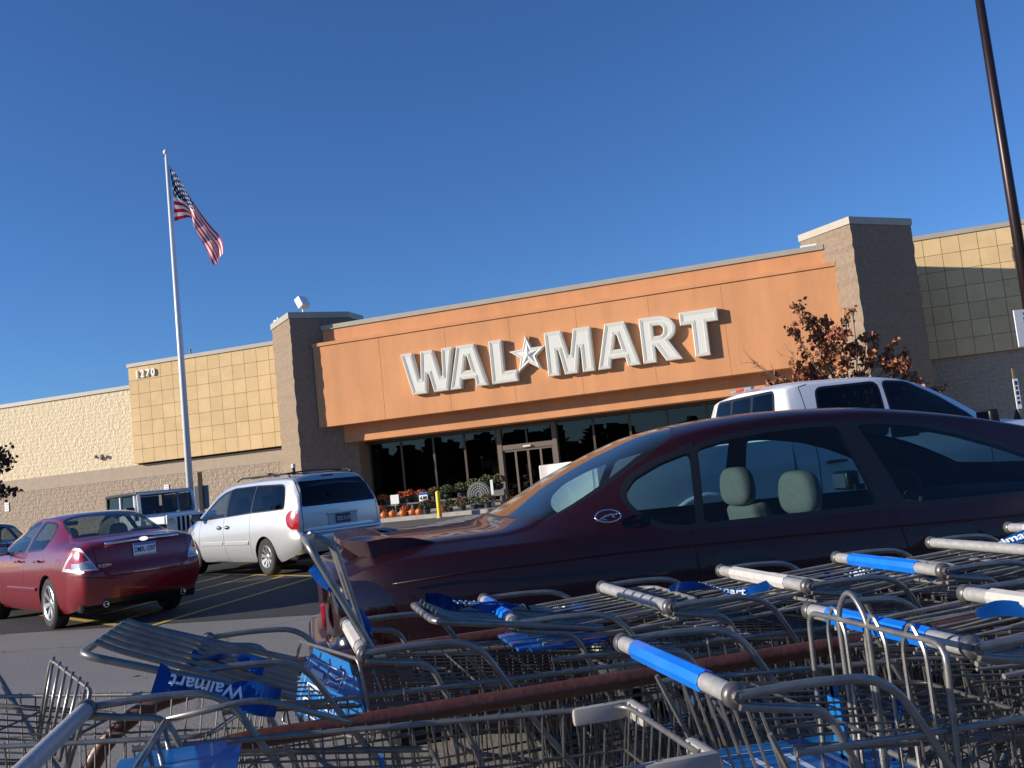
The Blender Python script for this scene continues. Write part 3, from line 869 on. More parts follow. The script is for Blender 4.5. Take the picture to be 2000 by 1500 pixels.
pk = [(-15.60, 'bright pumpkin at the left end of the row under the mums', .15), (-15.26, 'taller pumpkin with upright stalk, second from the left end', .16), (-14.80, 'round pumpkin under the small orange mum, third from the left', .16),
      (-14.44, 'pumpkin below the price sign, fourth from the left', .15), (-14.12, 'pumpkin just left of the round green mum pot', .155), (-13.22, 'pumpkin half hidden behind the yellow bollard', .15)]
for i, (u, lab, r) in enumerate(pk): pumpkin(u, 32.75 + 0.05 * (i % 2), r, lab, i)
pumpkin(-12.0, 34.0, 0.16, 'orange pumpkin beside the right-hand ringed disc', 11)
pumpkin(-10.95, 34.4, 0.2, 'large dim pumpkin near the entrance doors', 12)
def mum(u, w, z, r, label, flower, seed, dens=0.5):
    rr = random.Random(seed)
    t = thing('mum_plant', label, 'potted flower', LW(u, w, z), 0, 'potted mums on the display')
    bm = bmesh.new(); lathe(bm, [(r * .42, 0), (r * .55, r * .6), (r * .58, r * .62), (r * .5, r * .6)], 14); obj('pot', bm, 'pot', t, True, 40)
    bm = bmesh.new(); bf = bmesh.new()
    for k in range(420):
        # points over a flattened dome
        th = rr.uniform(0, 2 * PI); c = rr.uniform(-0.25, 1); q = math.sqrt(max(0, 1 - c * c)); sc_ = r * rr.uniform(0.7, 1.04)
        p = Vector((math.cos(th) * q, math.sin(th) * q, c * 0.8)) * sc_ + Vector((0, 0, r * 1.0))
        isf = rr.random() < dens and c > -0.1
        tgt = bf if isf else bm
        s = r * rr.uniform(0.07, 0.13)
        n = Vector((rr.gauss(0, 1), rr.gauss(0, 1), rr.gauss(0.6, 1))).normalized()
        if isf: p *= 1.03
        x = n.orthogonal().normalized() * s; y = n.cross(x)
        tgt.faces.new([tgt.verts.new(p + a) for a in (x, y, -x, -y)])
    obj('leaves', bm, 'mum_leaf', t); obj('flowers', bf, flower, t)
mums = [
 (-17.35, 33.2, PZ, .30, 'dark leafy mum on the pavement behind the minivan', 'mum_leaf', .3),
 (-15.95, 33.1, PZ, .27, 'low orange mum left of the first pumpkin', 'mum_orange', .6),
 (-16.15, 33.9, .62, .24, 'orange mum at the left end of the shelf beside the disc', 'mum_orange', .7),
 (-14.95, 33.9, .62, .28, 'bright orange mum on the shelf above the pumpkins', 'mum_orange', .8),
 (-15.35, 33.95, .62, .25, 'smaller orange mum tucked left of the bright shelf mum', 'mum_orange', .7),
 (-14.50, 33.95, .62, .26, 'orange mum right of centre on the shelf beside the price sign', 'mum_orange', .7),
 (-14.85, 33.1, PZ, .22, 'small orange mum on the ground behind the pumpkin row', 'mum_orange', .7),
 (-13.85, 32.8, PZ, .30, 'round greenish mum pot in front, just left of the bollard', 'mum_pink', .3),
 (-13.95, 34.0, .62, .28, 'pinkish green mum on the shelf left of the bollard', 'mum_pink', .5),
 (-13.40, 34.0, .62, .30, 'greenish mum on the shelf directly above the bollard', 'mum_bud', .4),
 (-12.85, 34.05, .62, .32, 'big pale green mum on the shelf right of the bollard', 'mum_bud', .5),
 (-12.30, 34.05, .72, .32, 'pale green mum on the shelf left of the ringed disc', 'mum_bud', .5),
 (-11.75, 34.1, .80, .33, 'tall bushy green mum above the ringed disc', 'mum_bud', .4),
 (-11.25, 34.1, .82, .30, 'green mum at the right end of the upper row', 'mum_pink', .4),
 (-12.95, 32.9, PZ, .27, 'dark mum on the pavement right behind the bollard', 'mum_pink', .3),
 (-12.45, 32.95, PZ, .29, 'rounded reddish mum on the pavement, first right of the bollard', 'mum_pink', .5),
 (-11.98, 33.0, PZ, .28, 'rounded green mum on the pavement, second right of the bollard', 'mum_bud', .4),
 (-11.45, 33.05, PZ, .30, 'reddish green mum on the pavement under the ringed disc', 'mum_pink', .5)]
for i, a in enumerate(mums): mum(*a[:6], 20 + i, a[6])
t = thing('display_shelf', 'low grey plank shelf holding potted mums along the storefront', 'shelf', LW(-13.6, 33.9, PZ), YAW)
bm = bmesh.new(); box(bm, (0, 0, .44), (5.3, 0.62, .06)); obj('plank', bm, 'weathered_wood', t)
for x in (-2.5, -1.2, 0.1, 1.3, 2.5):
    bm = bmesh.new(); box(bm, (x, 0, .205), (0.08, 0.5, .41)); obj('leg', bm, 'weathered_wood', t)
bm = bmesh.new(); box(bm, (1.9, 0.0, .55), (1.5, 0.55, .16)); obj('riser', bm, 'weathered_wood', t)
def disc(u, w, z, r, label):
    t = thing('ringed_disc', label, 'disc', LW(u, w, z), YAW)
    bm = bmesh.new(); lathe(bm, [(0, -0.03), (r * .98, -0.03), (r, 0), (r * .98, 0.03), (0, 0.03)], 48, 'y'); obj('backing', bm, mat('disc_grey' , (0.10, 0.10, 0.10), 0.8).name if 'disc_grey' not in MATS else 'disc_grey', t, True, 40)
    bm = bmesh.new(); k = 0.12
    rr = random.Random(int(r * 100))
    while k < r:
        n = max(10, int(2 * PI * k / 0.085))
        off = rr.random()
        for i in range(n):
            a = 2 * PI * (i + off) / n
            box(bm, (math.cos(a) * k, -0.045, math.sin(a) * k), (0.062, 0.03, 0.05), Matrix.Rotation(-a - PI / 2, 3, 'Y'))
        k += 0.095
    obj('ring', bm, mat('disc_light', (0.27, 0.27, 0.27), 0.8).name if 'disc_light' not in MATS else 'disc_light', t)
disc(-17.0, 33.3, 0.86, 0.70, 'large upright grey disc with concentric rings behind the silver minivan')
disc(-11.95, 33.6, 0.68, 0.50, 'smaller upright grey ringed disc between the mums right of the bollard')
def price_sign(u, w, z, sx, sz, label, txt=None, m='white_paint'):
    t = thing('price_sign', label, 'price sign', LW(u, w, PZ), YAW)
    bm = bmesh.new(); box(bm, (0, 0.012, z / 2), (0.03, 0.02, z)); obj('stake', bm, 'alu', t)
    bm = rbox((0, 0, z + sz / 2), (sx, 0.015, sz), 0.006, 1); obj('card', bm, m, t)
    if txt:
        bm = bmesh.new(); box(bm, (0, -0.01, z + sz * .86), (sx * .98, 0.006, sz * .25)); obj('header', bm, 'flap_blue', t)
        b2 = text_bm(txt, sz * 0.5, 0.002, 0.006); bmesh.ops.rotate(b2, verts=b2.verts[:], cent=(0, 0, 0), matrix=Matrix.Rotation(R(90), 3, 'X'))
        bmesh.ops.translate(b2, verts=b2.verts[:], vec=(0, -0.012, z + sz * .36)); obj('lettering', b2, 'dark_gap', t)
price_sign(-15.42, 33.45, 0.48, 0.36, 0.36, 'blank bright white card on a stake left of the orange mums')
price_sign(-14.2, 33.45, 0.48, 0.36, 0.34, 'price card reading 4.88 with a blue header left of the bollard', '4.88')
bm = bmesh.new(); box(bm, (0, 0, 0.52), (0.10, 0.04, 1.04)); o = obj('marker_post', bm, 'white_paint'); o.location = LW(-11.3, 33.3, PZ); o.rotation_euler = (0, 0, YAW)
tag(o, 'narrow white marker right of the smaller ringed disc', 'marker')
t = thing('hanging_sign', 'blue store notice hanging behind the window left of the doors', 'sign', LW(-13.35, 39.3, 1.72), YAW)
bm = rbox((0, 0, 0.16), (0.92, 0.02, 0.36), 0.006, 1); obj('sign_board', bm, mat('sign_blue', (0.05, 0.25, 0.5), 0.6).name, t)
for wd_, z in ((0.42, 0.24), (0.62, 0.15), (0.52, 0.07)):
    b2 = bmesh.new(); box(b2, (0, -0.013, z), (wd_, 0.004, 0.04)); obj('printed_line', b2, 'label_white', t)
bm = rbox((0.28, 0, -0.17), (0.34, 0.02, 0.27), 0.004, 1); obj('paper_notice', bm, 'white_paint', t)

# ------------------------------------------------------------------ vehicles
def pchip(pts):
    xs = [p[0] for p in pts]; ys = [p[1] for p in pts]; n = len(xs)
    h = [xs[i + 1] - xs[i] for i in range(n - 1)]; d = [(ys[i + 1] - ys[i]) / h[i] for i in range(n - 1)]
    m = [d[0]] + [0 if d[i - 1] * d[i] <= 0 else 3 * (h[i - 1] + h[i]) / ((2 * h[i] + h[i - 1]) / d[i - 1] + (h[i] + 2 * h[i - 1]) / d[i]) for i in range(1, n - 1)] + [d[-1]]
    def f(x):
        if x <= xs[0]: return ys[0]
        if x >= xs[-1]: return ys[-1]
        i = 0
        while x > xs[i + 1]: i += 1
        t = (x - xs[i]) / h[i]
        return (ys[i] * (1 + 2 * t) * (1 - t) ** 2 + h[i] * m[i] * t * (1 - t) ** 2 + ys[i + 1] * t * t * (3 - 2 * t) + h[i] * m[i + 1] * t * t * (t - 1))
    return f
def smooth01(t): t = max(0.0, min(1.0, t)); return t * t * (3 - 2 * t)

def inpoly(x, y, poly):
    c = False; n = len(poly); j = n - 1
    for i in range(n):
        xi, yi = poly[i]; xj, yj = poly[j]
        if (yi > y) != (yj > y) and x < (xj - xi) * (y - yi) / (yj - yi) + xi: c = not c
        j = i
    return c
def rpoly(pts, r=0.04, seg=3):
    """closed polygon with rounded corners"""
    out = []; n = len(pts)
    for i in range(n):
        a, b, c = Vector(pts[i - 1]), Vector(pts[i]), Vector(pts[(i + 1) % n])
        d1, d2 = a - b, c - b
        k = min(r, d1.length * .45, d2.length * .45)
        p, q = b + d1.normalized() * k, b + d2.normalized() * k
        for s in range(seg + 1):
            t = s / seg; v = p * (1 - t) ** 2 + b * 2 * t * (1 - t) + q * t * t
            out.append((v.x, v.y))
    return out
def grow(poly, d):
    n = len(poly)
    ar = sum(poly[i][0] * poly[(i + 1) % n][1] - poly[(i + 1) % n][0] * poly[i][1] for i in range(n))
    s = 1 if ar > 0 else -1; out = []
    for i in range(n):
        a, b, c = Vector(poly[i - 1]), Vector(poly[i]), Vector(poly[(i + 1) % n])
        e1 = (b - a); e2 = (c - b)
        if e1.length < 1e-6 or e2.length < 1e-6: continue
        e1.normalize(); e2.normalize()
        nn = Vector((e1.y + e2.y, -(e1.x + e2.x)))
        nn = nn.normalized() * s * d
        out.append((b.x + nn.x, b.y + nn.y))
    return out

class Shell:
    """car body lofted from side profile, plan outline and tumblehome; regions are cut out of the skin as parts"""
    def __init__(self, s):
        self.s = s
        top, belt, bot, W, rail = pchip(s['top']), pchip(s['belt']), pchip(s['bot']), pchip(s['W']), pchip(s['rail'])
        rp, fp = pchip(s['rear']), pchip(s['front'])
        x0, x1 = s['x0'], s['x1']; N = s.get('N', 84); ML, MS, MC = 12, 6, 10
        crown = s.get('crown', 0.10)
        secf = pchip(s.get('sec', [(0, .90), (.10, .955), (.35, .992), (.6, 1.0), (.82, .985), (1, .945)]))
        bm = bmesh.new(); self.bm = bm; self.lay = bm.faces.layers.int.new('reg')
        rows = []
        for i in range(N + 1):
            x = x0 + (x1 - x0) * i / N
            w = W(x); zb = belt(x); zt = max(top(x), zb + 0.012); z0 = bot(x)
            pts = []
            for k in range(ML + 1):
                t = k / ML; pts.append((w * secf(t), z0 + (zb - z0) * t))
            yb = pts[-1][0]
            h = zt - zb; g = smooth01(h / s.get('hfull', 0.40))
            yr = yb * .86 * (1 - g) + rail(x) * g
            zr = zb + h * (0.55 * (1 - g) + s.get('railz', 0.87) * g)
            for k in range(1, MS + 1):
                t = k / MS; bulge = math.sin(PI * t) * 0.018 * g
                pts.append((yb + (yr - yb) * t + bulge, zb + (zr - zb) * t))
            for k in range(1, MC + 1):
                a = PI / 2 * k / MC
                pts.append((yr * math.cos(a) ** 0.85 if k < MC else 0.0, zr + (zt - zr) * math.sin(a) ** 0.9))
            row = []
            er = 1 - smooth01((x - x0) / s.get('er', 0.55)); ef = smooth01((x - (x1 - s.get('ef', 0.55))) / s.get('ef', 0.55))
            for (y, z) in pts:
                row.append((x + rp(z) * er + fp(z) * ef, y, z))
            rows.append(row)
        P = len(rows[0])
        vl = [[bm.verts.new(p) for p in row] for row in rows]
        vr = [[(vl[i][j] if j == P - 1 else bm.verts.new((rows[i][j][0], -rows[i][j][1], rows[i][j][2]))) for j in range(P)] for i in range(N + 1)]
        for i in range(N):
            for j in range(P - 1):
                bm.faces.new((vl[i][j], vl[i + 1][j], vl[i + 1][j + 1], vl[i][j + 1]))
                bm.faces.new((vr[i][j], vr[i][j + 1], vr[i + 1][j + 1], vr[i + 1][j]))
        # end caps with a plan bulge
        for i, sg, bul in ((0, -1, s.get('bulge_r', .10)), (N, 1, s.get('bulge_f', .22))):
            K = 14; cap = []
            for j in range(P - 1):
                rowv = [vl[i][j]]
                x, y, z = rows[i][j]
                for k in range(1, K):
                    t = 1 - 2 * k / K
                    rowv.append(bm.verts.new((x + sg * bul * (1 - abs(t) ** 2.4), y * t, z)))
                rowv.append(vr[i][j]); cap.append(rowv)
            for A, B in zip(cap[:-1], cap[1:]):
                for k in range(K): bm.faces.new((A[k], A[k + 1], B[k + 1], B[k]))
            last = cap[-1]; c = vl[i][P - 1]
            for k in range(K): bm.faces.new((last[k], last[k + 1], c))
            # bottom lip
        bmesh.ops.recalc_face_normals(bm, faces=bm.faces[:])
        self.top, self.belt = top, belt
        self.n = 1; self.regs = {0: ('body', s['paint'])}
    def cut(self, name, m, axis, poly, cond, delete=False, only=None):
        bm, lay = self.bm, self.lay
        ia, ib = {'y': (0, 2), 'x': (1, 2), 'z': (0, 1)}[axis]
        ax = {'x': Vector((1, 0, 0)), 'y': Vector((0, 1, 0)), 'z': Vector((0, 0, 1))}[axis]
        la, ha = min(p[0] for p in poly), max(p[0] for p in poly); lb, hb = min(p[1] for p in poly), max(p[1] for p in poly)
        n = len(poly)
        for k in range(n):
            p, q = poly[k], poly[(k + 1) % n]
            if abs(p[0] - q[0]) + abs(p[1] - q[1]) < 1e-6: continue
            ea, eb_, ec, ed = min(p[0], q[0]) - .02, max(p[0], q[0]) + .02, min(p[1], q[1]) - .02, max(p[1], q[1]) + .02
            fs = []
            for f in bm.faces:
                c = f.calc_center_median()
                if not cond(c): continue
                if only is not None and f[lay] not in only: continue
                va = [v.co[ia] for v in f.verts]; vb = [v.co[ib] for v in f.verts]
                if max(va) < ea or min(va) > eb_ or max(vb) < ec or min(vb) > ed: continue
                fs.append(f)
            if not fs: continue
            es = {e for f in fs for e in f.edges}; vs = {v for f in fs for v in f.verts}
            A = Vector((0, 0, 0)); A[ia] = p[0]; A[ib] = p[1]; B = Vector((0, 0, 0)); B[ia] = q[0]; B[ib] = q[1]
            no = (B - A).cross(ax).normalized()
            bmesh.ops.bisect_plane(bm, geom=list(fs) + list(es) + list(vs), dist=1e-5, plane_co=A, plane_no=no)
        tagid = self.n; self.n += 1; self.regs[tagid] = (name, m)
        hit = []
        for f in bm.faces:
            c = f.calc_center_median()
            if not (la - .01 <= c[ia] <= ha + .01 and lb - .01 <= c[ib] <= hb + .01): continue
            if only is not None and f[lay] not in only: continue
            if cond(c) and inpoly(c[ia], c[ib], poly): hit.append(f)
        if delete: bmesh.ops.delete(bm, geom=hit, context='FACES'); return None
        for f in hit: f[lay] = tagid
        return tagid
    def build(self, parent, lining='car_interior', labels=None):
        """split regions into part objects; add an inner lining to the cabin"""
        bm, lay = self.bm, self.lay
        bm.normal_update()
        bm.verts.index_update()
        vn = {v.index: v.normal.copy() for v in bm.verts}
        out = {}
        groups = {}
        for f in bm.faces: groups.setdefault(f[lay], []).append(f)
        for tid, (name, m) in self.regs.items():
            fs = groups.get(tid)
            if not fs: continue
            nb = bmesh.new(); mp = {}
            for f in fs:
                vs = []
                for v in f.verts:
                    if v.index not in mp: mp[v.index] = nb.verts.new(v.co)
                    vs.append(mp[v.index])
                try: nb.faces.new(vs)
                except ValueError: pass
            o = obj(name, nb, m, parent, True)
            o.data.set_sharp_from_angle(angle=R(78))
            out[tid] = o
        # lining
        if lining:
            nb = bmesh.new(); mp = {}
            glass = {t for t, (n_, m_) in self.regs.items() if 'glass' in m_}
            for f in bm.faces:
                c = f.calc_center_median()
                if f[lay] in glass or c.z < self.belt(c.x) - 0.45: continue
                if not (self.s['cab'][0] < c.x < self.s['cab'][1]): continue
                if abs(c.y) > 1.2: continue
                vs = []
                for v in f.verts:
                    if v.index not in mp: mp[v.index] = nb.verts.new(v.co - vn[v.index] * 0.025)
                    vs.append(mp[v.index])
                try: nb.faces.new(vs[::-1])
                except ValueError: pass
            obj('cabin_lining', nb, lining, parent, True)
        bm.free()
        return out

def wheel(parent, x, y, r, rim_r, w, spokes, side, style='alloy', steer=0):
    """tyre, rim with spokes; side=+1 when the face points to +y"""
    bm = bmesh.new()
    prof = [(rim_r, -w / 2 + .01), (r - .05, -w / 2), (r - .015, -w / 2 + .02), (r, -w / 2 + .05), (r, w / 2 - .05), (r - .015, w / 2 - .02), (r - .05, w / 2), (rim_r, w / 2 - .01)]
    lathe(bm, prof, 40, 'y', cap=False)
    t = obj('wheel', bm, 'rubber', parent, True, 35)
    t.location = (x, y, r)
    bm = bmesh.new()
    f = side * (w / 2 - .012)
    lathe(bm, [(rim_r, side * -w * .4), (rim_r, f), (rim_r - .012, f + side * .008), (rim_r - .03, f - side * .005), (rim_r - .04, side * 0.02), (rim_r - .045, side * -w * .4)], 40, 'y', cap=False)
    for k in range(spokes):
        a = 2 * PI * k / spokes
        for da in ((-.10, .10) if style == 'double' else (0,)):
            m = Matrix.Rotation(a + da, 3, 'Y')
            L = rim_r - .03
            wd = .05 if style != 'double' else .028
            vs = []
            for (rr, ww) in ((.05, wd * .9), (L, wd * 1.3)):
                for s1 in (-1, 1):
                    for d in (f - side * .004 - (0.02 * side if rr < .1 else 0), f - side * .035):
                        vs.append(bm.verts.new(m @ Vector((s1 * ww / 2, d, rr))))
            a_, b_, c_, d_, e_, f_, g_, h_ = vs
            for q in ((a_, b_, d_, c_), (e_, g_, h_, f_), (a_, e_, f_, b_), (c_, d_, h_, g_), (a_, c_, g_, e_), (b_, f_, h_, d_)): bm.faces.new(q)
    lathe(bm, [(0, f - side * .02), (.045, f - side * .02), (.07, f - side * .035), (.07, f - side * .06)], 20, 'y')
    bmesh.ops.recalc_face_normals(bm, faces=bm.faces[:])
    obj('rim', bm, 'rim_metal', t, True, 35)
    bm = bmesh.new(); lathe(bm, [(0, side * -.01), (rim_r - .03, side * -.01)], 24, 'y'); obj('brake_disc', bm, 'dark_gap', t)
    return t

def arches(sh, xs, r, bot=0.0):
    for x in xs:
        poly = [(x + r * math.cos(a), 0.33 + r * math.sin(a)) for a in [R(-30 + 240 * k / 20) for k in range(21)]] + [(x - r * .87, -0.2), (x + r * .87, -.2)]
        for s in (1, -1):
            sh.cut('arch', 'dark_gap', 'y', poly, lambda c, s=s: c.y * s > .45 and c.z < 1.0, delete=True)
def arch_liner(parent, xs, r, yout):
    for x in xs:
        for s in (1, -1):
            bm = bmesh.new()
            n = 18; A = []; B = []
            for k in range(n + 1):
                a = R(-25 + 230 * k / n)
                A.append(bm.verts.new((x + r * 1.01 * math.cos(a), s * (yout - .03), .33 + r * 1.01 * math.sin(a))))
                B.append(bm.verts.new((x + r * 1.01 * math.cos(a), s * (yout - .42), .33 + r * 1.01 * math.sin(a))))
            for k in range(n): bm.faces.new((A[k], A[k + 1], B[k + 1], B[k]))
            bm.faces.new(B)
            obj('wheel_arch', bm, 'dark_gap', parent)

def floorpan(parent, x0, x1, w, z0=0.22, z1=0.34):
    bm = rbox(((x0 + x1) / 2, 0, (z0 + z1) / 2), (x1 - x0, w * 2, z1 - z0), .03, 1)
    obj('underbody', bm, 'dark_gap', parent)

def seat(parent, x, y, zc, m, ztop, w=.25, hr=True, lean=.22, hs=1.0):
    """seat back with separate head restraint"""
    bm = bmesh.new()
    box(bm, (x - lean * .5, y, (zc + ztop) / 2), (0.13, w * 2, ztop - zc), Matrix.Rotation(-lean, 3, 'Y'))
    for v in bm.verts:
        if v.co.z > ztop - .1: v.co.y = y + (v.co.y - y) * .72
    bevel_all(bm, .045, 4)
    s = obj('seat', bm, m, parent, True, 60)
    bm = bmesh.new(); box(bm, (x + .2, y, zc + .02), (.5, w * 2, .14)); bevel_all(bm, .04, 3); obj('seat_cushion', bm, m, s, True, 60)
    if hr:
        bm = bmesh.new(); bmesh.ops.create_uvsphere(bm, u_segments=28, v_segments=18, radius=1)
        for v in bm.verts:
            c = [math.copysign(abs(q) ** .62, q) for q in v.co]
            tp = 1 - .16 * max(0, c[2])
            v.co = Vector((x - lean * .95 + c[0] * .062, y + c[1] * w * .54 * hs * tp, ztop + .103 + c[2] * .12))
        obj('headrest', bm, m, s, True, 60)
        bm = bmesh.new()
        for q in (-.05, .05): tube(bm, [(x - lean * .9, y + q, ztop - .05), (x - lean * .95, y + q, ztop + .05)], .006, 6)
        obj('headrest_post', bm, 'chrome', s)
    return s

def wing_mirror(parent, x, y, z, s, m='black_trim'):
    bm = bmesh.new(); box(bm, (x, y + s * .10, z), (.11, .20, .14)); bevel_all(bm, .035, 3)
    box(bm, (x + .02, y + s * .0, z - .05), (.07, .08, .04))
    o = obj('wing_mirror', bm, m, parent, True, 50)
    bm = bmesh.new(); box(bm, (x - .057, y + s * .10, z), (.004, .16, .10)); obj('mirror_glass', bm, 'chrome', o)

def plate(parent, x, z, txt, m='plate_white', tm='plate_text', y=0, tilt=0.1, header=False, sc=1.0):
    bm = rbox((0, 0, 0), (.012, .305 * sc, .155 * sc), .004, 1)
    o = obj('licence_plate', bm, m, parent); o.location = (x, y, z); o.rotation_euler = (0, tilt, 0)
    b2 = text_bm(txt, .088 * sc, .001, .0015)
    bmesh.ops.rotate(b2, verts=b2.verts[:], cent=(0, 0, 0), matrix=Matrix.Rotation(R(90), 3, 'X'))
    bmesh.ops.rotate(b2, verts=b2.verts[:], cent=(0, 0, 0), matrix=Matrix.Rotation(R(-90), 3, 'Z'))
    for v in b2.verts: v.co.x -= .009; v.co.z = v.co.z * 1.05 - .006; v.co.y *= .70
    l = obj('plate_number', b2, tm, o)
    if header:
        bm = bmesh.new(); box(bm, (-.0075, 0, .062), (.002, .29, .026)); obj('plate_header', bm, 'flap_blue', o)
        bm = bmesh.new(); box(bm, (-.0075, 0, -.066), (.002, .29, .018)); obj('plate_footer', bm, mat('plate_yellow', (.5, .42, .2), .6).name, o)
    return o

L_ = lambda c: c.y > 0.3
R_ = lambda c: c.y < -0.3

# ---- near maroon saloon -------------------------------------------------
A_ANG = R(13.15)
maroon = thing('maroon_sedan', 'dark maroon saloon with a rear spoiler parked right behind the shopping carts', 'car', (0.314, 5.184, 0), A_ANG)
sp_m = dict(x0=-1.43, x1=3.98, N=96, paint='maroon_paint',
    top=[(-1.6, .90), (-1.43, 1.035), (-1.30, 1.085), (-1.1, 1.102), (-.80, 1.105), (-.60, 1.108), (-.50, 1.125), (-.40, 1.17), (-.1, 1.318), (.2, 1.443), (.42, 1.512), (.7, 1.548), (1.0, 1.560), (1.4, 1.548), (1.7, 1.515), (2.0, 1.467), (2.4, 1.372), (2.8, 1.235), (3.08, 1.10), (3.25, 1.04), (3.6, .97), (3.9, .86), (4.2, .72)],
    belt=[(-1.6, .86), (-1.43, .955), (-1.2, 1.02), (-.6, 1.035), (.2, 1.012), (1.4, .985), (2.2, .955), (3.0, .92), (3.6, .86), (4.1, .68)],
    bot=[(-1.6, .34), (-1.0, .26), (-.5, .2), (2.8, .2), (3.4, .2), (4.1, .3)],
    W=[(-1.6, .73), (-1.43, .765), (-1.32, .82), (-1.15, .872), (-.7, .915), (0, .93), (1.4, .935), (2.8, .93), (3.4, .88), (3.8, .78), (4.1, .62)],
    rail=[(-.6, .50), (-.3, .55), (.1, .585), (.6, .60), (1.5, .60), (2.0, .59), (2.6, .62), (3.2, .70)],
    rear=[(.2, .10), (.34, .03), (.52, -.035), (.64, -.03), (.68, .035), (.80, .03), (.95, .035), (1.05, .065), (1.12, .11)],
    front=[(.2, 0), (.5, .06), (.9, -.05)], crown=.1, cab=(-.5, 3.0), railz=.86, hfull=.36, bulge_r=.065)
sh = Shell(sp_m)
# windows, outlines follow the real car's curved quarter light
qp = rpoly([(.40, 1.375), (.24, 1.335), (.085, 1.272), (.022, 1.215), (.012, 1.165), (.055, 1.095), (.13, 1.05), (.235, 1.033), (.30, 1.033)], .03, 3)
rd = rpoly([(.445, 1.385), (.60, 1.412), (.85, 1.432), (1.08, 1.435), (1.245, 1.428), (1.265, 1.02), (.335, 1.033)], .03, 3)
fd = rpoly([(1.36, 1.425), (1.55, 1.41), (1.75, 1.375), (1.95, 1.315), (2.15, 1.235), (2.38, 1.12), (2.52, 1.03), (2.50, .985), (1.42, 1.01)], .03, 3)
for s, cond in ((1, L_), (-1, R_)):
    for nm, p in (('quarter_window', qp), ('rear_door_window', rd), ('front_door_window', fd)):
        a = sh.cut('window_surround', 'black_trim', 'y', grow(p, .028), lambda c, cond=cond: cond(c) and c.z > .95)
        sh.cut(nm, 'glass_hero', 'y', p, lambda c, cond=cond: cond(c) and c.z > .95)
    sh.cut('door_frame', 'black_trim', 'y', [(.43, 1.42), (.36, 1.405), (.262, 1.01), (.345, 1.01)], lambda c, cond=cond: cond(c) and c.z > .98, only={0})
    sh.cut('door_frame', 'black_trim', 'y', [(1.24, 1.455), (1.37, 1.452), (1.44, .985), (1.26, .99)], lambda c, cond=cond: cond(c) and c.z > .98, only={0})
    # shut lines
    def strip(p, q, w=.010):
        d = Vector((q[0] - p[0], q[1] - p[1])).normalized(); n = Vector((-d.y, d.x)) * w / 2
        return [(p[0] + n.x, p[1] + n.y), (q[0] + n.x, q[1] + n.y), (q[0] - n.x, q[1] - n.y), (p[0] - n.x, p[1] - n.y)]
    for p, q in (((.255, 1.01), (.262, .62)), ((.262, .62), (.42, .45)), ((.42, .45), (.46, .24)), ((1.335, .985), (1.36, .8)), ((1.36, .8), (1.40, .24)), ((2.62, .94), (2.60, .24))):
        sh.cut('shut_line', 'dark_gap', 'y', strip(p, q), lambda c, cond=cond: cond(c) and c.z < 1.05)
    sh.cut('door_handle_recess', 'black_trim', 'y', rpoly([(.33, .862), (.36, .895), (.60, .89), (.625, .86), (.59, .80), (.37, .81)], .02, 2), lambda c, cond=cond: cond(c))
    sh.cut('door_handle_recess', 'black_trim', 'y', rpoly([(1.48, .842), (1.51, .875), (1.75, .87), (1.775, .84), (1.74, .78), (1.52, .79)], .02, 2), lambda c, cond=cond: cond(c))
    for yy0, yy1 in ((.42, .95),):
        sh.cut('tail_light', 'lens_smoked', 'x', rpoly([(s * .42, .955), (s * 1.0, .965), (s * 1.0, .66), (s * .46, .66)], .03, 3), lambda c: c.x < -1.3, only={0})
    tl = rpoly([(-1.70, .955), (-1.36, .965), (-1.23, .955), (-1.165, .90), (-1.13, .80), (-1.09, .66), (-1.70, .66)], .03, 3)
    sh.cut('tail_light', 'lens_smoked', 'y', tl, lambda c, s=s: c.y * s > .40 and c.x < -1.0)
# rear window and windscreen seen from above
bw = [(-.47, .0), (-.45, .40), (-.40, .68), (.0, .60), (.30, .555), (.36, .50), (.46, .30), (.48, 0)]
bwf = bw + [(x, -y) for x, y in reversed(bw[1:-1])]
def backcond(c): return c.z > 1.09 and c.x < .6 and abs(c.y) < .56 - 0.0 * c.x + .10 * max(0, -c.x) * 1.0
sh.cut('window_surround', 'black_trim', 'z', rpoly(grow(bwf, .025), .05, 3), lambda c: c.z > 1.06 and c.x < .6)
sh.cut('rear_window', 'glass_back', 'z', rpoly(bwf, .05, 3), lambda c: c.z > 1.06 and c.x < .6)
ws = [(2.02, 0), (2.0, .3), (1.96, .52), (2.5, .585), (2.98, .68), (3.06, .5), (3.12, 0)]
sh.cut('windscreen', 'glass_hero', 'z', rpoly(ws + [(x, -y) for x, y in reversed(ws[1:-1])], .05, 3), lambda c: c.z > 1.03 and c.x > 1.8)
# trunk lid lines on top and rear
sh.cut('shut_line', 'dark_gap', 'z', [(-1.5, .655), (-.66, .70), (-.66, .693), (-1.5, .648)], lambda c: c.z > 1.0)
sh.cut('shut_line', 'dark_gap', 'z', [(-1.5, -.655), (-.66, -.70), (-.66, -.693), (-1.5, -.648)], lambda c: c.z > 1.0)
arches(sh, (0, 2.85), .38)
parts = sh.build(maroon, 'car_interior')
arch_liner(maroon, (0, 2.85), .38, .92)
for x in (0, 2.85):
    for s in (1, -1): wheel(maroon, x, s * .80, .33, .205, .20, 5, s)
floorpan(maroon, -1.2, 3.7, .82)
# body side crease as a slim raised strip
for s in (1, -1):
    bm = bmesh.new()
    tube(bm, [(x, s * (.0 + y), z) for x, y, z in ((-1.15, .872, .935), (-.8, .905, .948), (0, .926, .952), (.8, .931, .93), (1.5, .932, .905), (2.4, .928, .872), (2.9, .915, .85))], .0035, 6)
    obj('side_crease', bm, 'maroon_paint', maroon, True)
